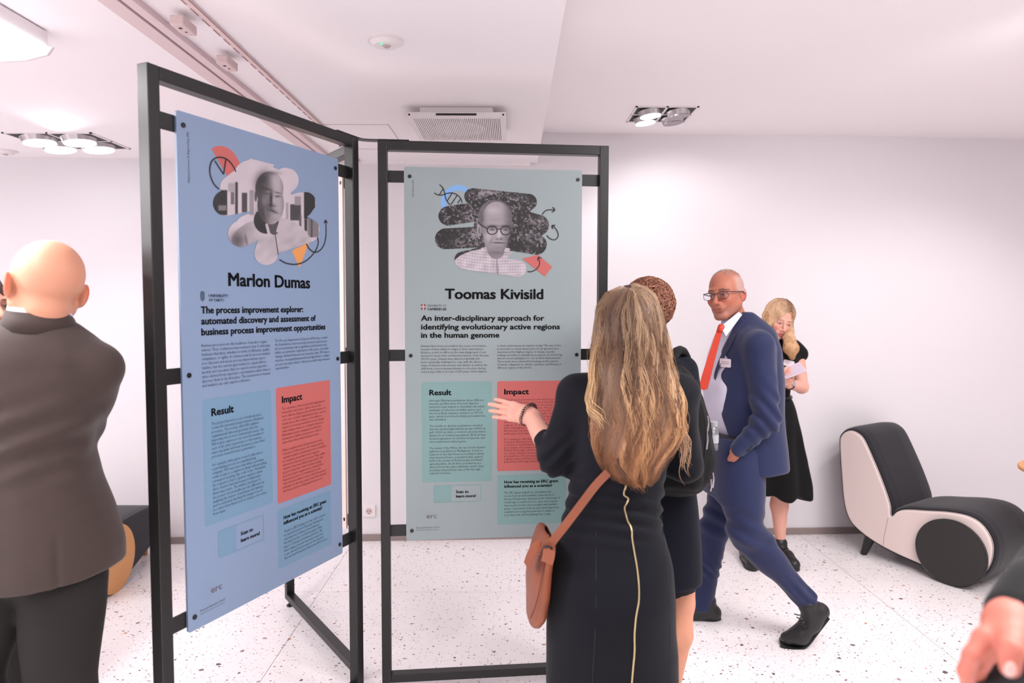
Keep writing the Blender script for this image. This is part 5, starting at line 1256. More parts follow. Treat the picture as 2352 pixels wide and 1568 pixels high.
# lapel: folded strip along the opening, standing a little proud
lap_o = [(1706, 722), (1693, 742), (1677, 774), (1661, 804), (1647, 834), (1640, 862), (1637, 895)]; lap_i = [(1714, 727), (1713, 742), (1706, 753), (1693, 772), (1673, 803), (1656, 834), (1646, 866), (1639, 897)]
def raycast(fn, px, py, Y0, Y1, n=140):
    Ys = np.linspace(Y0, Y1, n); D = ray(px, py); Pp = np.array([D*(y/D[1]) + [0, 0, EYE] for y in Ys]); d = fn([Pp[:, 0].astype(np.float32), Pp[:, 1].astype(np.float32), Pp[:, 2].astype(np.float32)])
    i = np.argmax(d < 0); return Pp[i] if d[i] < 0 else None
lo_, li_ = smooth_open(lap_o, 5), smooth_open(lap_i, 5); k_ = 24
lo_ = np.array([lo_[int(i)] for i in np.linspace(0, len(lo_)-1, k_)]); li_ = np.array([li_[int(i)] for i in np.linspace(0, len(li_)-1, k_)])
LV = []
for a, b in zip(lo_, li_):
    for f in (0, .5, 1):
        q = a*(1-f) + b*f; h = raycast(jacket, q[0]+2.5, q[1], 2.9, 3.5); h = h if h is not None else (LV[-1] if len(LV) else at(q[0], q[1], 3.25)); LV.append(at(q[0], q[1], h[1]-.010))
LV = np.array(LV).reshape(k_, 3, 3)
for _ in range(16): LV[1:-1, :, 1] = (LV[:-2, :, 1] + LV[2:, :, 1])/2
LVb = LV + nrm([.2, 1, 0])*.004; VV = np.vstack([LV.reshape(-1, 3), LVb.reshape(-1, 3)]); nn = k_*3; F = []
for i in range(k_-1):
    for j in range(2): F += [(i*3+j, i*3+j+1, i*3+j+4, i*3+j+3), (nn+i*3+j+3, nn+i*3+j+4, nn+i*3+j+1, nn+i*3+j)]
    F += [(i*3, i*3+3, nn+i*3+3, nn+i*3), (i*3+2, nn+i*3+2, nn+i*3+5, i*3+5)]
mk('lapel', VV, F, M_suit, t, smooth=False)
h = raycast(jacket, 1669, 833, 2.9, 3.5)
h1_, h2_ = raycast(jacket, 1656, 833, 2.9, 3.5), raycast(jacket, 1683, 833, 2.9, 3.5)
uB = nrm([h2_[0]-h1_[0], np.clip(h2_[1]-h1_[1], -.05, .05), 0]); nB_ = nrm([uB[1], -uB[0], 0])
badge(t, (h1_+h2_)/2*[1, 0, 1] + [0, min(h[1], (h1_[1]+h2_[1])/2), 0] + nB_*.010, uB, (0, 0, 1), .064, .040, nB_, lines=2)
for i in range(3):
    h = raycast(jacket, 1718 + i*3.5, 1034 - i*4.5, 2.9, 3.5)
    if h is not None: mk('sleeve_button', *disc(h + [0, -.001, 0], (-.2, -1, 0), .0065, .004, 12), mat('navy_button', (20, 22, 36), .4), t)
# tie swinging in front
tp = smooth_open([at(1655, 752, 3.215), at(1647, 778, 3.20), at(1636, 815, 3.19), at(1626, 850, 3.18), at(1618, 880, 3.18), at(1614, 895, 3.18)], 6)
wT = np.interp(np.linspace(0, 1, len(tp)), [0, .15, .7, .93, 1], [.026, .026, .040, .040, .012])
mk('tie', *ribbon(tp, wT, .006, (-.45, -.8, .1)), M_tie, t, smooth=False)
mk('tie_knot', *lathe(at(1658, 746, 3.215), tp[3]-tp[0], [(0, .012), (.008, .016), (.022, .015), (.036, .011)], 12), M_tie, t, smooth=True)
for py in (800, 840, 900, 950):
    h = raycast(shirtf, 1648 if py < 900 else 1640, py, 2.9, 3.6)
# trousers and belt
hipR_, hipL_ = at(1698, 1045, 3.46), at(1698, 1045, 3.24)
kR_, kL_ = at(1640, 1215, 3.47), at(1712, 1222, 3.20); aR_, aL_ = at(1611, 1386, 3.50), at(1852, 1380, 3.22)
def trous(P):
    top = loft(P, [(at(0, 1130, Y)[2], at(1692, 0, Y)[0], Y, .115, .19), (at(0, 1070, Y)[2], at(1700, 0, Y)[0], Y, .125, .19), (at(0, 988, Y)[2], at(1702, 0, Y)[0], Y, .112, .17)], .1, 2.2)
    r_ = smin(cap(P, hipR_, kR_, .098, .073), cap(P, kR_, aR_, .073, .056), .03); l_ = smin(cap(P, hipL_, kL_, .108, .083), cap(P, kL_, aL_, .083, .052), .03)
    s1 = .007*np.exp(-((P[2]-kL_[2])/.10)**2)*np.sin((P[2]+P[0]*.5)*75); s2 = .006*np.exp(-((P[2]-aL_[2]-.06)/.06)**2)*np.sin((P[2]+P[0])*110)
    s3 = .006*sstep(.55, .15, P[2])*noise3(P[0]*16, P[1]*16, P[2]*9)*2
    d = smin(smin(r_, l_, .012), top, .05) + s1 + s2 + s3 + folds(P, 8, 8, 5, .014, 9)
    d = smax(d, P[2]-at(0, 992, Y)[2], .004); u = nrm(aL_-kL_); dp = sum((P[i]-(aL_[i]+u[i]*.018))*u[i] for i in range(3))
    d = np.where(P[0] > kL_[0]+.08, np.maximum(d, dp), d); return np.maximum(d, np.where(P[0] < kL_[0]-.05, aR_[2]-.028-P[2], -1))
V, F = solid(*bounds([at(1575, 1420, 3.5), at(1895, 985, Y), [foot[0], 3.05, .5], [foot[0], 3.62, .5], aL_], .03), .007, trous)
mk('trousers', V, F, M_suit, t, smooth=True)
V, F = solid(*bounds([at(1630, 1006, Y), at(1775, 985, Y), [foot[0], 3.12, 1.0], [foot[0], 3.56, 1.0]], .02), .005, lambda P: smax(loft(P, [(at(0, 1012, Y)[2], at(1702, 0, Y)[0], Y, .120, .178), (at(0, 980, Y)[2], at(1702, 0, Y)[0], Y, .118, .176)], .1, 2.2), np.abs(P[2]-at(0, 995, Y)[2])-.016, .003))
mk('belt', V, F, M_black, t, smooth=True)
# shoes: planted right shoe, left shoe rolling off its toes
def trainer(root, pts, rs, ank, low, name='shoe', lace=None):
    def fn(P):
        d = chain(P, pts, rs, .02); return smin(d, cap(P, ank[0], ank[1], .046, .046), .025)
    V, F = solid(*bounds(list(pts) + list(ank), .07), .0045, fn)
    s = mk(name, V, F, M_shoe, root, smooth=True)
    return s
pz = lambda px, py, Yd: at(px, py, Yd)
toe, ball, mid, heel = pz(1808, 1466, 3.22), pz(1838, 1458, 3.21), pz(1864, 1428, 3.21), pz(1884, 1404, 3.21)
s = trainer(t, [toe, ball, mid, heel], [.032, .044, .046, .042], (pz(1866, 1408, 3.21), pz(1856, 1390, 3.21)), 0)
so = [pz(1792, 1474, 3.22), pz(1818, 1484, 3.21), pz(1846, 1476, 3.21), pz(1873, 1443, 3.21), pz(1897, 1412, 3.21)]
sub('sole', *ribbon(smooth_open(so, 5), .072, .009, (-.4, 0, 1)), M_sole, s, root=t)
for i in range(5):
    a = pz(1824 + i*5.5, 1420 + i*8 - 8, 3.165); b_ = pz(1838 + i*4, 1412 + i*9, 3.15); sub('lace', *tube([a + [.006, .012, 0], (a+b_)/2 + [.002, -.004, .002], b_ + [.004, 0, 0]], .003, 5), M_black, s, root=t)
c = onz(1612, 1418); c = np.array([c[0], 3.50, 0])
s, sp = flat_shoe(t, c[0]-.03, 3.50, (-1, .12), m=M_shoe, L=.29); sub('sole', sp[0], sp[1], M_sole, s, root=t)
# body: head, neck and the hand slipping into the pocket
nb = at(1694, 752, 3.36)
hp = solid(*bounds([hd.c, nb], .16), .0028, lambda P: smin(hd.field(P), hd.neck(P, nb, .056, .060), .02))
hnd = hand_mesh(wrS, nrm(at(1696, 1082, 3.25) - wrS), (.3, -.9, .2), (-.9, -.2, .2), fore=wrS + (elS-wrS)*.35, curl=(.25, .25, .3, .3), thumb=(.10, .6), k=.98)
hn2 = hand_mesh(wrF, (-.3, .1, -1), (.2, .9, 0), (-1, 0, 0), fore=wrF + (elF-wrF)*.35, curl=(.35, .4, .45, .5), k=1.0)
an = solid(*bounds([aL_, aR_, heel], .08), .006, lambda P: np.minimum(cap(P, aL_ + (kL_-aL_)*.2, pz(1866, 1400, 3.21), .042, .036), cap(P, aR_ + [0, 0, .1], [c[0], 3.5, .05], .04, .036)))
body(t, [hp, hnd, hn2, an], (184, 116, 94), hd, stubble=.35, brow=(62, 46, 40), hair=((196, 166, 158), .75), lip=(170, 98, 92))
# glasses
M_gl = mat('dark_blue_frame', (38, 42, 58), .35, metal=.4)
g = []
for x in (-1, 1):
    q = [hd.W((x*(.034 + .0255*math.copysign(abs(math.cos(a))**.65, math.cos(a))), -.104 + .005*abs(math.cos(a)), -.004 + .0155*math.copysign(abs(math.sin(a))**.7, math.sin(a)))) for a in np.linspace(0, 2*PI, 26, endpoint=False)]
    mk('rim', *tube(q, .0011, 6, closed=True), M_gl, t)
    mk('lens', *join((np.array(q), [tuple(range(26))])), mat('lens', (238, 238, 245), .02, spec=.5, trans=1.0), t)
    mk('brow_bar', *tube([hd.W((x*.008, -.108, .006)), hd.W((x*.030, -.108, .0125)), hd.W((x*.058, -.102, .010))], .0022, 6), M_gl, t)
    mk('temple', *tube([hd.W((x*.058, -.102, .010)), hd.W((x*.074, -.05, .008)), hd.W((x*.081, .004, .006)), hd.W((x*.082, .02, -.004))], .0022, 6), M_gl, t)
mk('bridge', *tube([hd.W((-.010, -.108, .004)), hd.W((0, -.113, .007)), hd.W((.010, -.108, .004))], .0016, 6), M_gl, t)
# thin fair hair over the crown
r = np.random.default_rng(31); n, m = 380, 10; T = np.linspace(0, 1, m)[None, :, None]
u0 = r.uniform(-.050, .050, n); v0 = r.uniform(-.05, .055, n)
Ps = np.stack([u0[:, None] + r.normal(0, .003, (n, 1))*T[..., 0], v0[:, None] + .030*T[..., 0], np.zeros((n, m))], -1)
Ps[..., 2] = .034 + .0855*np.sqrt(np.clip(1-(Ps[..., 0]/.0745)**2-((Ps[..., 1]-.014)/.098)**2, 0.02, 1)) + .0015
strands('thin_hair', t, hd.W(Ps.reshape(-1, 3)).reshape(n, m, 3), np.full(n, .00035), hairmix(np.repeat(T[..., 0], n, 0), np.repeat(r.random((n, 1)), m, 1), [((150, 112, 92), (190, 160, 146), (226, 208, 202))]*2))

# ------------------------------------------------------------------ young woman in black reading her phone
Y = 4.33
M_bdress = mat('black_cotton', (10, 10, 11), .8, spec=.2, sheen=.05, bump=(300, .12, .001))
pc = at(1785, 1000, Y); foot = (pc[0], Y, 0)
t = thing('person', 'person with wavy blonde hair in a black dress looking at a phone', 'person', foot)
hc = at(1789, 733, 4.27)
hd = Head(hc, appyaw(24, hc), .34, math.radians(13), .98, fem=True)
dr = [row(775, 1752, 1812, .06, Y), row(790, 1735, 1838, .095, Y), row(815, 1732, 1834, .115, Y), row(850, 1738, 1822, .12, Y), row(900, 1744, 1812, .105, Y), row(908, 1742, 1814, .108, Y), row(940, 1734, 1824, .135, Y), row(1000, 1726, 1836, .165, Y), row(1060, 1722, 1846, .185, Y), row(1105, 1720, 1854, .20, Y), row(1130, 1720, 1856, .20, Y)]
shA, shB = at(1830, 800, Y), at(1738, 800, Y)
def gdress(P):
    d = loft(P, dr, 0, 2.2); d = smin(d, cap(P, shA - [.03, 0, 0], shA + [.012, 0, -.035], .058, .054), .03); d = smin(d, cap(P, shB + [.03, 0, 0], shB + [-.012, 0, -.035], .058, .054), .03)
    an_ = np.arctan2(P[1]-Y, P[0]-pc[0]); d = d + .016*sstep(1.04, .5, P[2])*np.sin(an_*9+1.2*np.sin(an_*2)) + .006*np.exp(-((P[2]-1.05)/.02)**2) + folds(P, 9, 9, 9, .010, 2)
    hem = at(0, 1128, Y)[2]; return smax(d, hem + .02*np.sin(an_*2+.5) - P[2], .004)
V, F = solid(*bounds([at(1705, 1140, Y), at(1868, 765, Y), [pc[0], Y-.24, .8], [pc[0], Y+.24, .8]], .02), .0065, gdress); mk('dress', V, F, M_bdress, t, smooth=True)
V, F = solid(*bounds([at(1735, 915, Y), at(1820, 897, Y), [pc[0], Y-.13, 1.05], [pc[0], Y+.13, 1.05]], .03), .006, lambda P: smax(loft(P, [(z, x, y, a+.004, b+.004) for z, x, y, a, b in dr], 0, 2.2), np.abs(P[2]-at(0, 906, Y)[2])-.010, .003)); mk('waist_tie', V, F, M_black, t, smooth=True)
elA, wrA = at(1841, 888, 4.26), at(1812, 882, 4.08); elB, wrB = at(1735, 888, 4.26), at(1772, 876, 4.06)
armf = lambda P: np.minimum(smin(cap(P, shA + [0, 0, -.03], elA, .045, .040), cap(P, elA, wrA, .039, .027), .02), smin(cap(P, shB + [0, 0, -.03], elB, .045, .040), cap(P, elB, wrB, .039, .027), .02))
ar = solid(*bounds([shA, shB, elA, elB, wrA, wrB], .07), .0055, armf)
ph = at(1820, 852, 4.0)
hA = hand_mesh(wrA, nrm(at(1797, 868, 3.99) - wrA), (.5, .2, -.85), (-.2, -.8, .5), fr=.024, curl=(.55, .6, .6, .6), thumb=(.5, .2), k=.92)
hB = hand_mesh(wrB, nrm(at(1802, 866, 3.98) - wrB), (-.3, -.2, -.9), (.3, -.8, .6), fr=.024, curl=(.35, .4, .45, .5), thumb=(.4, .2), k=.92)
nb = at(1784, 786, 4.36)
hp = solid(*bounds([hd.c, nb], .15), .0030, lambda P: smin(smin(hd.field(P), hd.neck(P, nb, .046, .050), .02), ellip(P, nb + [0, 0, -.04], (.10, .06, .05)), .03))
kA, kB = at(1791, 1120, Y), at(1742, 1120, Y); aA, aB = at(1792, 1236, Y), at(1716, 1242, Y)
lg = solid(*bounds([kA + [0, 0, .1], kB, aA - [0, 0, .05], aB - [0, 0, .05]], .08), .006, lambda P: np.minimum(*[smin(smin(cap(P, k + [0, 0, .12], k, .062, .050), cap(P, k, k + (a-k)*.35 + [0, .012, 0], .048, .054), .02), cap(P, k + (a-k)*.35 + [0, .012, 0], a, .053, .031), .02) for k, a in ((kA, aA), (kB, aB))]))
body(t, [hp, ar, hA, hB, lg], (228, 170, 152), hd, brow=(128, 92, 72), iris=(70, 70, 74), lip=(196, 104, 100))
badge(t, raycast(gdress, 1811, 834, 4.0, 4.4) + [0, -.004, 0], (1, 0, -.22), (.2, 0, 1), .066, .036, (0, -1, .1), lines=0)
def sneaker(root, a, dirv, L=.25):
    d = nrm(np.array([dirv[0], dirv[1], 0])); side = np.array([-d[1], d[0], 0]); g0 = np.array([a[0], a[1], 0]); heel, mid, toe = g0 - d*.03, g0 + d*.08, g0 + d*.17
    fn = lambda P: np.maximum(smin(chain(P, [heel + [0, 0, .045], mid + [0, 0, .045], toe + [0, 0, .030]], [.044, .044, .038], .02), cap(P, g0 + [0, 0, .06], g0 + [0, 0, .105], .046, .044), .02), .004-P[2])
    V, F = solid(*bounds([heel, toe, g0 + [0, 0, .15]], .06), .0045, fn); s = mk('sneaker', V, F, M_shoe, root, smooth=True)
    poly = smooth_closed([q[:2] for q in (heel - d*.045, heel + side*.040, mid + side*.042, toe + side*.040, toe + d*.040, toe - side*.040, mid - side*.042, heel - side*.040)], 4)
    sub('sole', *prism(poly, (0, 0, .001), (1, 0, 0), (0, 1, 0), (0, 0, 1), .020), mat('dark_rubber', (34, 33, 33), .6), s, root=root)
    for i in range(5):
        p = g0 + d*(.045 + .022*i) + [0, 0, .104 - .0075*i]; sub('lace', *tube([p - side*.022 - [0, 0, .004], p + [0, 0, .004], p + side*.022 - [0, 0, .004]], .003, 5), mat('lace_dark', (50, 50, 50), .7), s, root=root)
g1, g2 = onz(1796, 1256), onz(1708, 1258)
sneaker(t, np.array([aA[0], aA[1], 0]), (.12, -1)); sneaker(t, np.array([aB[0], aB[1], 0]), (-.15, -1))
# phone
un, uu = nrm([.0, -.72, .70]), nrm([1, .25, .30]); vv = nrm(np.cross(un, uu))
pt = prism(rounded(-.072, .072, -.036, .036, .008), ph, uu, vv, un, .008); o = mk('phone', pt[0], pt[1], mat('phone_case', (214, 190, 200), .35)); tag(o, 'pale pink phone held by the blonde woman in the black dress', 'phone')
sc = prism(rounded(-.067, .067, -.032, .032, .005), ph + un*.008, uu, vv, un, .0006); o2 = mk('screen', sc[0], sc[1], mat('phone_glass', (190, 176, 190), .1)); o2.parent = o
wv = nrm(wrA - elA); u_ = nrm(np.cross(wv, [0, 0, 1])); v_ = np.cross(u_, wv); wc_ = wrA - wv*.012
o = mk('wrist_watch', *tube([wc_ + .030*(math.cos(a)*u_ + math.sin(a)*v_) for a in np.linspace(0, 2*PI, 28, endpoint=False)], .0045, 6, closed=True), mat('watch_strap', (70, 50, 46), .4), smooth=True); tag(o, 'slim dark wrist strap with a bright face on the phone reader', 'watch')
o2 = mk('watch_face', *disc(wc_ + [.010, -.032, .006], (.3, -1, .2), .013, .006, 18), M_steel); o2.parent = o
# wavy blonde hair
def gh(P):
    L = hd.loc(P); d = ellip(L, (0, .018, .036), (.083, .104, .093))
    for x in (-1, 1): d = smin(d, ellip(L, (x*.078, .014, -.008), (.016, .032, .046)), .02)
    d = smax(d, -smin(ellip(L, (.010, -.115, -.004), (.066, .070, .086)), ellip(L, (0, -.09, -.09), (.07, .08, .08)), .02), .010)
    q = [hd.W((-.075, -.01, .01)), at(1757, 775, 4.24), at(1752, 810, 4.22)]; e = chain(P, q, [.020, .032, .016], .04)
    q = [hd.W((.070, .0, .0)), at(1812, 775, 4.20), at(1817, 800, 4.17), at(1820, 820, 4.16)]; e2 = chain(P, q, [.020, .026, .036, .018], .03)
    return smin(d, smin(e, e2, .02), .03)*hd.k + folds(P, 45, 45, 20, .012, 3)
V, F = solid(*bounds([hd.c, at(1757, 775, 4.24), at(1752, 815, 4.22), at(1830, 830, 4.15), at(1745, 800, 4.2)], .12), .005, gh); mk('hair_mass', V, F, mat('hair_blonde', (190, 144, 104), .6, spec=.3, var=(24, .3)), t, smooth=True)
r = np.random.default_rng(41); m = 26; T = np.linspace(0, 1, m)[None, :]
def lock(n, root_pts, mids, ends, sp, wav, seed, f=16):
    r = np.random.default_rng(seed); a = r.random((n, 1)); A_ = np.array(root_pts); M_ = np.array(mids); E_ = np.array(ends)
    pick = lambda Q: Q[0] + (Q[1]-Q[0])*a
    p0, p1, p2 = pick(A_), pick(M_), pick(E_); b = ((1-T)**2)[..., None]*p0[:, None] + (2*T*(1-T))[..., None]*p1[:, None] + (T**2)[..., None]*p2[:, None]
    ph_ = np.floor(a*6)*1.7 + r.normal(0, .25, (n, 1)); w = wav*T**1.1
    return b + np.stack([w*np.sin(f*T+ph_) + sp*r.normal(0, 1, (n, 1))*(.3+T), w*np.cos(f*T+ph_)*.7 + sp*.6*r.normal(0, 1, (n, 1)), sp*r.normal(0, 1, (n, 1))*T], -1)
W_ = hd.W
L1 = lock(700, [W_((.015, -.082, .094)), W_((.0, .03, .128))], [W_((-.105, -.085, .060)), W_((-.118, .02, .060))], [at(1748, 800, 4.20), at(1760, 835, 4.22)], .004, .014, 1)
L1b = lock(260, [W_((.010, -.085, .092)), W_((.010, -.06, .108))], [W_((-.085, -.118, .050)), W_((-.10, -.09, .050))], [at(1762, 780, 4.16), at(1752, 790, 4.2)], .003, .008, 6)
L1c = lock(420, [W_((0, .02, .13)), W_((0, .10, .09))], [W_((-.115, .05, .075)), W_((-.105, .12, .045))], [at(1742, 790, 4.24), at(1756, 800, 4.32)], .004, .010, 8)
L2 = lock(420, [W_((.015, -.082, .094)), W_((.0, .03, .128))], [W_((.105, -.075, .060)), W_((.112, .02, .060))], [at(1806, 775, 4.14), at(1815, 800, 4.16)], .003, .010, 2)
L3 = lock(420, [W_((.080, -.03, -.02)), W_((.078, .02, -.01))], [at(1806, 780, 4.14), at(1818, 770, 4.16)], [at(1806, 826, 4.13), at(1834, 822, 4.13)], .006, .020, 3, 22)
allp = np.vstack([L1, L1b, L1c, L2, L3]); n = len(allp); tt = np.repeat(T, n, 0); tt[-len(L3):] = .6 + .4*tt[-len(L3):]
allp = drape(allp, gh, .003, 4, 1.0)
strands('hair', t, allp, np.full(n, .0013), hairmix(tt, np.repeat(r.random((n, 1)), m, 1), [((84, 56, 42), (116, 80, 58), (170, 126, 94)), ((150, 108, 80), (212, 168, 130), (246, 212, 176)), ((176, 124, 88), (224, 176, 132), (250, 218, 186)), ((172, 122, 86), (220, 172, 128), (246, 212, 176)), ((160, 112, 74), (206, 154, 106), (238, 196, 150))]))

# ------------------------------------------------------------------ bald man in the grey brown suit at the left
Y = 1.85
M_grey = mat('grey_brown_wool', (64, 52, 48), .78, spec=.25, sheen=.15, bump=(220, .15, .001), var=(30, .1))
M_gtrou = mat('grey_trouser_wool', (40, 37, 36), .8, spec=.2, bump=(220, .15, .001))
pc = at(70, 1200, Y); foot = (pc[0], Y, 0)
t = thing('person', 'bald person seen from behind in a grey brown suit at the left edge', 'person', foot)
hc = at(103, 660, 1.86); hd = Head(hc, math.radians(180+50), .02, math.radians(-9), 1.07, width=1.06)
jr = [row(742, 30, 156, .066, Y), row(756, -2, 176, .088, Y), row(778, -40, 205, .105, Y), row(815, -70, 235, .125, Y), row(870, -80, 238, .135, Y), row(950, -72, 222, .140, Y), row(1020, -62, 205, .138, Y), row(1100, -62, 216, .145, Y), row(1180, -70, 240, .155, Y), row(1250, -78, 260, .162, Y), row(1320, -80, 262, .165, Y)]
sR, eR, wR = at(228, 845, Y+.01), at(196, 975, Y+.10), at(130, 1010, Y+.30)
sL, eL, wL = at(-62, 842, Y+.01), at(-95, 1010, Y+.05), at(-40, 1080, Y+.22)
def bj(P):
    d = loft(P, jr, .05, 2.3); d = smin(d, limb(P, [sR - [.03, 0, 0], sR, eR, wR], [.058, .060, .052, .040], .02), .03); d = smin(d, limb(P, [sL + [.03, 0, 0], sL, eL, wL], [.060, .062, .052, .040], .02), .03)
    cx_ = pc[0]; z = P[2]
    w = np.exp(-((z-1.27)/.09)**2); d = d + w*.007*sstep(Y+.06, Y-.06, P[1])*np.sin(z*85 - (P[0]-cx_)*30 + 6*noise3(P[0]*5, P[1]*5, z*4)) + folds(P, 6, 6, 4, .022, 5) + folds(P, 14, 14, 10, .008, 9)
    vent = np.exp(-((P[0]-(at(118, 1250, 1.7)[0]-.0))/.004)**2)*sstep(1.05, .98, z)*.012*(P[1] < Y); d = d + vent
    hem = at(0, 1322, Y)[2] + (P[0]-pc[0])*.13; return smax(d, hem-z, .004)
V, F = solid(*bounds([at(-120, 1345, Y), at(280, 705, Y), [foot[0], Y-.22, 1], [foot[0], Y+.36, 1]], .03), .0065, bj); mk('jacket', V, F, M_grey, t, smooth=True)
# jacket collar and shirt collar
def collar(root, c, r0, r1, z0, z1, m, nm, tilt=0.0, h=.0035, op=None, n=40, yr=1.0):
    V = []
    A_ = np.linspace(0, 2*PI, n, endpoint=False)
    for rr, zz in ((r0, z0), (r1, z1), (r1-h, z1), (r0-h, z0)):
        for a in A_: V.append(np.array(c) + [rr*math.cos(a), rr*math.sin(a)*yr, zz - .030*max(0, math.sin(a)) + tilt*math.cos(a)*rr])
    F = [(k*n+i, k*n+(i+1) % n, ((k+1) % 4)*n+(i+1) % n, ((k+1) % 4)*n+i) for k in range(4) for i in range(n)]
    return mk(nm, V, F, m, root, smooth=True)
nc = at(92, 735, 1.85)
collar(t, nc + [0, .004, .004], .096, .077, -.034, .018, M_grey, 'jacket_collar', -.10, .006); collar(t, nc + [0, .004, .006], .078, .073, -.014, .027, M_shirt, 'shirt_collar', -.10)
cr1, cr2 = at(50, 1450, Y), at(50, 1450, Y)
kL1, kR1 = at(-74, 1600, Y-.02), at(138, 1600, Y+.02); hL1, hR1 = at(-8, 1330, Y), at(148, 1330, Y); aL1, aR1 = np.array([at(-110, 1600, Y)[0], Y-.05, .11]), np.array([at(128, 1600, Y)[0]+.02, Y+.06, .11])
def bt_(P):
    d = np.minimum(smin(cap(P, hL1, kL1, .098, .074), cap(P, kL1, aL1, .078, .062), .03), smin(cap(P, hR1, kR1, .112, .080), cap(P, kR1, aR1, .080, .062), .03)); d = smin(d, ellip(P, (hL1+hR1)/2 + [0, 0, .09], (.185, .13, .13)), .03)
    return d + folds(P, 7, 7, 4, .022, 7) + folds(P, 15, 15, 12, .008, 1)
V, F = solid(*bounds([aL1, aR1, (hL1+hR1)/2 + [0, 0, .2], hL1, hR1], .12), .009, bt_); mk('trousers', V, F, M_gtrou, t, smooth=True)
for a in (aL1, aR1):
    s, sp = flat_shoe(t, a[0], a[1]+.03, (-.1, 1), m=M_shoe, L=.29); sub('sole', sp[0], sp[1], M_sole, s, root=t)
hp = solid(*bounds([hd.c, nc], .17), .0032, lambda P: smin(hd.field(P), hd.neck(P, nc + [0, .01, -.05], .054, .058), .02))
h1 = hand_mesh(wR, (-.8, .5, .2), (0, -.2, 1), (.2, .9, 0), fore=wR + (eR-wR)*.3, curl=(.4, .4, .45, .5)); h2 = hand_mesh(wL, (.5, .8, .1), (0, -.2, 1), (-.8, .4, 0), fore=wL + (eL-wL)*.3, curl=(.4, .4, .45, .5))
body(t, [hp, h1, h2], (214, 152, 124), hd)

# ------------------------------------------------------------------ person beyond him, cut by the frame
Y = 2.5
pc = at(-42, 900, Y); foot = (pc[0], Y, 0)
t = thing('person', 'person with short brown hair, face sliver showing beside the bald man', 'person', foot)
hc = at(-46, 700, Y); hd = Head(hc, appyaw(35, hc), .05, 0, .98)
nb = at(-46, 800, Y); rr = [row(790, -85, -8, .055, Y), row(815, -140, 45, .09, Y), row(880, -150, 55, .11, Y), row(1000, -145, 48, .115, Y), row(1150, -140, 45, .12, Y), row(1200, -140, 44, .12, Y)]
ppk = [at(-110, 1200, Y), at(12, 1200, Y)]
sR2, eR2, wR2 = at(38, 850, Y), at(30, 980, Y-.05), at(-25, 1000, Y-.2); sL2, eL2, wL2 = at(-138, 850, Y), at(-150, 1000, Y), at(-100, 1010, Y-.2)
V, F = solid(*bounds([at(-190, 1215, Y), at(90, 780, Y), [pc[0], Y-.3, 1.2], [pc[0], Y+.2, 1.2]], .03), .008, lambda P: smin(smin(loft(P, rr, 0, 2.3), limb(P, [sR2, eR2, wR2], [.055, .045, .035]), .03), limb(P, [sL2, eL2, wL2], [.055, .045, .035]), .03) + folds(P, 8, 8, 6, .015, 1))
mk('shirt', V, F, mat('dark_shirt', (48, 46, 52), .8), t, smooth=True)
tr = [np.array([p[0], Y, .92]) for p in ppk]; V, F = solid((ppk[0][0]-.12, Y-.16, .05), (ppk[1][0]+.12, Y+.16, 1.0), .009, lambda P: smin(np.minimum(*[cap(P, q, [q[0], Y, .1], .095, .06) for q in tr]), ellip(P, (tr[0]+tr[1])/2 + [0, 0, .0], (.16, .12, .12)), .04))
mk('trousers', V, F, M_gtrou, t, smooth=True)
for q in tr:
    s, sp = flat_shoe(t, q[0], Y-.02, (.2, -1), m=M_shoe, L=.28); sub('sole', sp[0], sp[1], M_sole, s, root=t)
hp = solid(*bounds([hd.c, nb], .16), .0035, lambda P: smin(hd.field(P), hd.neck(P, nb + [0, 0, -.02]), .02))
h1 = hand_mesh(wR2, (-.5, -.3, .8), (0, -1, 0), (.8, 0, .4), fore=wR2 + (eR2-wR2)*.3); h2 = hand_mesh(wL2, (.5, -.3, .8), (0, -1, 0), (-.8, 0, .4), fore=wL2 + (eL2-wL2)*.3)
body(t, [hp, h1, h2], (214, 152, 128), hd)
V, F = solid(*bounds([hd.c], .14), .0045, lambda P: smax(ellip(hd.loc(P), (0, .018, .040), (.079, .102, .088)), -smin(ellip(hd.loc(P), (0, -.125, -.01), (.09, .07, .075)), ellip(hd.loc(P), (0, -.05, -.10), (.10, .10, .09)), .02), .010) + folds(P, 50, 50, 30, .010, 4))
mk('hair_mass', V, F, mat('hair_brown', (78, 56, 46), .6, var=(40, .3)), t, smooth=True)

# ------------------------------------------------------------------ person at the right edge: sleeve and hand
Y = 1.0
t = thing('person', 'person in a dark jacket at the lower right edge, only sleeve and hand in view', 'person', (1.12, 1.02, 0))
c0 = np.array([1.12, 1.02, 0]); M_dj = mat('charcoal_jacket', (17, 18, 19), .75, spec=.25, sheen=.1, bump=(140, .15, .001))
wr_, cu_ = at(2316, 1432, .86), at(2332, 1405, .88); el_ = at(2510, 1215, 1.02); sh_ = np.array([1.00, 1.06, 1.42]); sh2 = np.array([1.24, 1.30, 1.42]); el2 = np.array([1.30, 1.25, 1.12]); wr2_ = np.array([1.10, .96, 1.08])
rr = [(.84, 1.12, 1.14, .21, .15), (1.0, 1.12, 1.14, .185, .12), (1.2, 1.12, 1.14, .20, .13), (1.40, 1.12, 1.14, .19, .12), (1.47, 1.12, 1.14, .10, .08), (1.50, 1.12, 1.14, .06, .06)]
def hj(P):
    d = loft(P, rr, math.radians(60), 2.3); a = limb(P, [sh_, el_, cu_], [.060, .048, .037], .02); a = a + .004*np.sin((P[0]-P[2])*120)*np.exp(-((P[0]-.72)/.05)**2) + folds(P, 16, 16, 16, .014, 3)
    return smin(smin(d, a, .03), limb(P, [sh2, el2, wr2_], [.060, .050, .040], .02), .03)
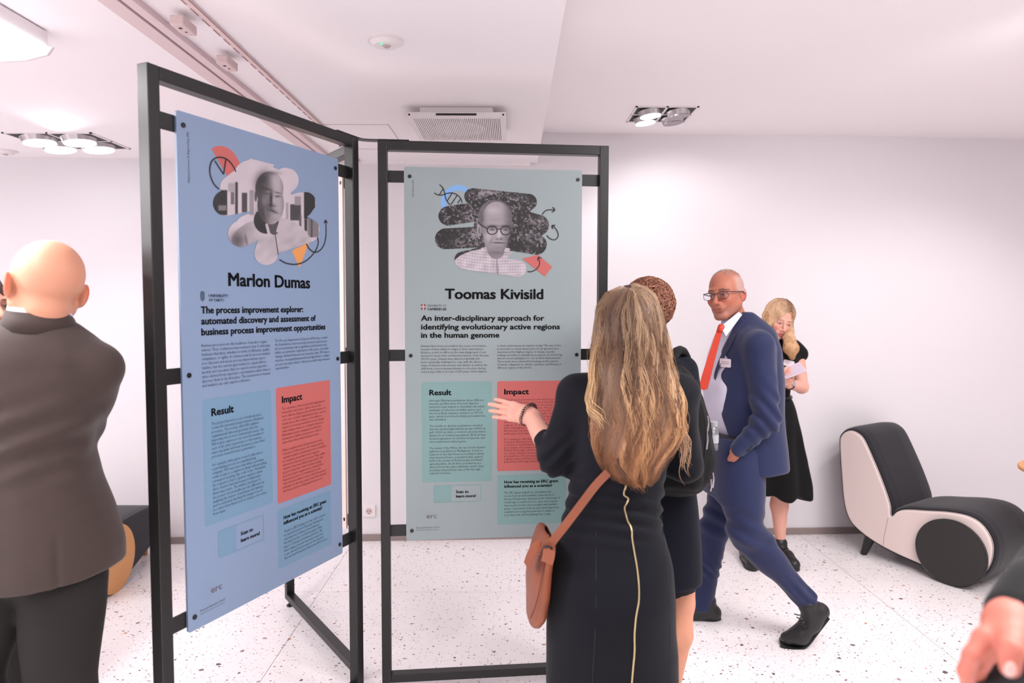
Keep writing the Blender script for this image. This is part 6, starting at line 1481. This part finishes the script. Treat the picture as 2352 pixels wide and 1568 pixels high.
V, F = solid((.56, .76, .84), (1.42, 1.45, 1.52), .006, hj); mk('jacket', V, F, M_dj, t, smooth=True)
hd = Head(np.array([1.10, 1.10, 1.64]), math.radians(-60), .1, 0, 1.0)
q1, q2 = np.array([1.04, 1.10, .86]), np.array([1.20, 1.18, .86])
V, F = solid((.85, .92, .05), (1.38, 1.36, .98), .010, lambda P: smin(np.minimum(cap(P, q1, [1.03, 1.08, .1], .084, .058), cap(P, q2, [1.22, 1.20, .1], .084, .058)), ellip(P, (1.12, 1.14, .90), (.15, .12, .10)), .03)); mk('trousers', V, F, M_gtrou, t, smooth=True)
for q in ((1.03, 1.06), (1.22, 1.18)):
    s, sp = flat_shoe(t, q[0], q[1], (-.8, -.6), m=M_shoe, L=.28); sub('sole', sp[0], sp[1], M_sole, s, root=t)
hp = solid(*bounds([hd.c, [1.12, 1.13, 1.5]], .16), .0045, lambda P: smin(hd.field(P), hd.neck(P, np.array([1.12, 1.14, 1.45])), .02))
# the hand in view: thumb and fingers hanging over the dark bag flap they hold
def bighand(P):
    kn = [at(2262, 1468, .84), at(2282, 1480, .86), at(2300, 1482, .88), at(2322, 1470, .82)]
    d = None
    for q in kn: e = cap(P, wr_, q, .021, .0135); d = e if d is None else smin(d, e, .012)
    for q in ([kn[0], at(2232, 1505, .83), at(2218, 1542, .84), at(2226, 1585, .86)], [kn[1], at(2252, 1525, .87), at(2240, 1560, .89), at(2250, 1600, .90)], [kn[2], at(2272, 1535, .90), at(2262, 1570, .92), at(2275, 1605, .93)], [at(2300, 1470, .86), at(2292, 1520, .92), at(2290, 1560, .94), at(2300, 1600, .95)]):
        d = smin(d, chain(P, q, [.0130, .0105, .0098, .0085], .004), .006)
    d = smin(d, chain(P, [at(2334, 1452, .84), at(2322, 1492, .80), at(2320, 1532, .795)], [.017, .0135, .0115], .006), .010)
    return smin(d, cap(P, cu_ + (el_-cu_)*.2, wr_, .030, .025), .015)
bh = solid(*bounds([at(2205, 1610, .84), at(2360, 1400, .9), at(2300, 1600, .97), at(2320, 1532, .78)], .03), .0026, bighand)
h2 = hand_mesh(wr2_, (-.6, -.7, -.2), (0, 0, 1), (-.7, .7, 0), fore=wr2_ + (el2-wr2_)*.3)
body(t, [hp, bh, h2], (206, 124, 108), hd)
nl = at(2320, 1537, .783); V, F = solid(*bounds([nl], .014), .0012, lambda P: ellip(P, nl, (.0075, .003, .0095))); mk('thumb_nail', V, F, mat('nail', (236, 190, 182), .3), t, smooth=True)
V, F = solid(*bounds([hd.c], .14), .0055, lambda P: smax(ellip(hd.loc(P), (0, .018, .040), (.079, .102, .088)), -smin(ellip(hd.loc(P), (0, -.125, -.01), (.09, .07, .075)), ellip(hd.loc(P), (0, -.05, -.10), (.10, .10, .09)), .02), .010))
mk('hair_mass', V, F, MATS['hair_brown'], t, smooth=True)
pb = at(2310, 1560, .875)
o = thing('dark_pouch', 'dark rounded pouch with a pale zip edge held at the lower right corner', 'pouch', tuple(pb))
cq = at(2330, 1590, .885)
def pouch(P): return rbox(P, cq, (.056, .018, .050), .017, rot(.2, .1, -.65)) + folds(P, 20, 20, 20, .004, 1)
V, F = solid(*bounds([cq], .085), .0035, pouch); mk('pouch_body', V, F, mat('pouch_fabric', (28, 29, 31), .7, bump=(200, .2, .001)), o, smooth=True)
zp_ = smooth_open([at(2226, 1552, .855), at(2242, 1525, .86), at(2266, 1505, .865), at(2292, 1497, .87), at(2330, 1500, .88)], 5); mk('zip_edge', *tube(zp_, .0035, 6), mat('zip_tape', (150, 132, 126), .6), o)

# ================================================================== FURNITURE
M_uph = mat('charcoal_felt', (38, 37, 42), .9, spec=.2, sheen=.2, bump=(500, .2, .001)); M_cream = mat('cream_leather', (230, 212, 207), .55, spec=.35, bump=(200, .05, .0006))
W0 = onz(2181, 1343); ang = math.radians(-57); dd = np.array([math.cos(ang), math.sin(ang), 0]); nn_ = np.array([-math.sin(ang), math.cos(ang), 0])
t = thing('lounge_chair', 'low lounge chair with cream sides, charcoal seat and back and a big dark disc foot', 'chair', tuple(W0))
def S(pts): return [onplane(1880+x*.3061, 920+y*.3061, W0 + nn_*.02, nn_) for x, y in pts]
prof = [(540, 865), (530, 775), (470, 600), (400, 430), (340, 300), (300, 252), (250, 226), (205, 230), (168, 262), (156, 320), (170, 560), (190, 770), (235, 900), (320, 990), (450, 1080), (600, 1158), (760, 1228), (900, 1300), (1040, 1350), (1150, 1345), (1240, 1295), (1295, 1200), (1302, 1070), (1235, 945), (1130, 872), (980, 838), (800, 826), (650, 818), (585, 832)]
outer = np.array([[np.dot(p - W0, dd), p[2]] for p in S(prof)])
outl = np.vstack([smooth_closed(outer, 5)])
i0 = np.argmin(np.linalg.norm(outl - outer[0], axis=1))
def inset(poly, d):
    P = np.asarray(poly); T = np.roll(P, -1, 0) - np.roll(P, 1, 0); T /= np.linalg.norm(T, axis=1)[:, None]+1e-9; N = np.c_[-T[:, 1], T[:, 0]]
    ar_ = .5*np.sum(P[:, 0]*np.roll(P[:, 1], -1) - np.roll(P[:, 0], -1)*P[:, 1]); return P + N*d*(1 if ar_ > 0 else -1)
WD = .50
def layers(spec):
    V, F, n = [], [], len(outl)
    for off, ins in spec:
        q = inset(outl, ins); V.append(W0 + q[:, :1]*dd + q[:, 1:]*np.array([0, 0, 1.0]) + nn_*off)
    for k in range(len(spec)-1): F += [(k*n+i, k*n+(i+1) % n, (k+1)*n+(i+1) % n, (k+1)*n+i) for i in range(n)]
    F += [tuple(range(n-1, -1, -1)), tuple((len(spec)-1)*n+i for i in range(n))]
    return np.vstack(V), F
mk('side_panel', *layers([(.020, .014), (.022, .006), (.030, .001), (.036, 0)]), M_cream, t)
mk('side_panel', *layers([(WD+.02, 0), (WD+.030, .004), (WD+.034, .014)]), M_cream, t)
mk('upholstery', *layers([(.034, .004), (.038, -.010), (.060, -.017), (.12, -.021), (WD-.10, -.021), (WD-.04, -.017), (WD+.016, -.010), (WD+.021, .004)]), M_uph, t, smooth=False)
dcn = W0 + np.array([0, 0, .192]) + nn_*(-.012)
for off, nm in ((0, 'disc_foot'), (WD+.05, 'disc_foot')):
    V, F = disc(dcn + nn_*off, nn_, .190, .024, 72); mk(nm, V, F, mat('dark_laminate', (50, 47, 47), .5, spec=.35), t)
    o_ = np.linspace(0, 2*PI, 72, endpoint=False)
mk('disc_rim', *tube([dcn + nn_*.001 + .190*(math.cos(a)*dd + math.sin(a)*np.array([0, 0, 1])) for a in o_], .003, 6, closed=True), M_black, t)
for s0 in (.06, WD-.04):
    top = onplane(1997, 1238, W0 + nn_*s0, nn_); bot = onplane(1983, 1274, W0 + nn_*s0, nn_)
    if s0 > .1: top, bot = lt + nn_*(s0-.06), lb + nn_*(s0-.06)
    lt, lb = (top, bot) if s0 < .1 else (lt, lb)
    lb = np.array([lb[0], lb[1], 0.0]) if s0 < .1 else lb
    if s0 < .1: bot = lb
    mk('leg', *lathe(bot, (top-bot), [(0, .019), (.01, .020), (np.linalg.norm(top-bot)+.05, .036)], 20), mat('black_wood', (26, 25, 25), .5), t, smooth=False)
# seam on the side panel
sm = S([(522, 880), (505, 960), (492, 1020), (486, 1085)]); mk('panel_seam', *tube([p - nn_*.001 for p in sm], .0012, 5), mat('seam_cream', (172, 148, 144), .7), t)
pip = inset(outl, .004); mk('piping', *tube(W0 + pip[:, :1]*dd + pip[:, 1:]*np.array([0, 0, 1.0]) + nn_*.030, .0035, 6, closed=True), M_black, t, smooth=True)

# low bench seat with a wooden disc at the left
c = onz(266, 1359); x0 = c[0]; y0 = c[1]
t = thing('low_seat', 'low charcoal seat with a round birch disc on its side, behind the bald man', 'seat', (x0-.3, y0+.3, 0))
yc = y0; rD = .19
prf = smooth_closed([(yc-.205, .10), (yc-.215, .22), (yc-.16, .32), (yc-.05, .360), (yc+.15, .375), (yc+.36, .372), (yc+.49, .350), (yc+.56, .28), (yc+.545, .19), (yc+.45, .125), (yc+.25, .06), (yc+.08, .012), (yc-.08, .010)], 5)
def cross(spec):
    V, F, n = [], [], len(prf)
    for xx, ins in spec:
        q = inset(prf, ins); V.append(np.c_[np.full(n, xx), q])
    for k in range(len(spec)-1): F += [(k*n+i, k*n+(i+1) % n, (k+1)*n+(i+1) % n, (k+1)*n+i) for i in range(n)]
    F += [tuple(range(n-1, -1, -1)), tuple((len(spec)-1)*n+i for i in range(n))]; return np.vstack(V), F
mk('upholstery', *cross([(x0-.60, .02), (x0-.59, .006), (x0-.55, 0), (x0-.05, 0), (x0-.018, .006), (x0-.012, .02)]), M_uph, t)
M_birch = mat('birch_ply', (222, 160, 100), .45, spec=.4, var=(7, .10, (1, 1, 9)))
dk = mk('disc_foot', *disc((x0-.012, yc, rD), (1, 0, 0), rD, .022, 64), M_birch, t); sub('ply_edge', *tube([(x0-.001, yc+rD*1.001*math.cos(a), rD+rD*1.001*math.sin(a)) for a in np.linspace(0, 2*PI, 64, endpoint=False)], .004, 6, closed=True), mat('ply_edge', (120, 84, 60), .6), dk, root=t)
mk('disc_foot', *disc((x0-.622, yc, rD), (1, 0, 0), rD, .022, 64), M_birch, t)
lgp = onz(327, 1277); sp2 = smooth_open([(x0-.013, yc-.16, .33), (x0-.012, yc-.02, .38), (x0-.012, yc+.3, .385)], 4)
for lx in (lgp[0]-.0, lgp[0]-.38): mk('leg', *lathe((lx, lgp[1]+.03, 0), (0, -.12, 1), [(0, .017), (.01, .018), (.19, .028)], 18), mat('orange_wood', (196, 122, 66), .45), t, smooth=False)

# table edge at the right
tcx, tcy = 3.045, 3.62
e = at(2341, 1086, tcy); R_t = 2.985 - e[0]
t = thing('round_table', 'small round wooden table, only its rim showing at the right edge', 'table', (tcx, tcy, 0))
mk('table_top', *lathe((tcx, tcy, e[2]-.014), (0, 0, 1), [(0, R_t-.012), (.006, R_t-.002), (.020, R_t), (.026, R_t-.004), (.028, R_t-.010)], 64), M_birch, t)
mk('pedestal', *lathe((tcx, tcy, .02), (0, 0, 1), [(0, .03), (e[2]-.034, .03)], 20), M_frame, t); mk('base', *lathe((tcx, tcy, .001), (0, 0, 1), [(0, .22), (.010, .22), (.02, .04)], 40), M_frame, t)
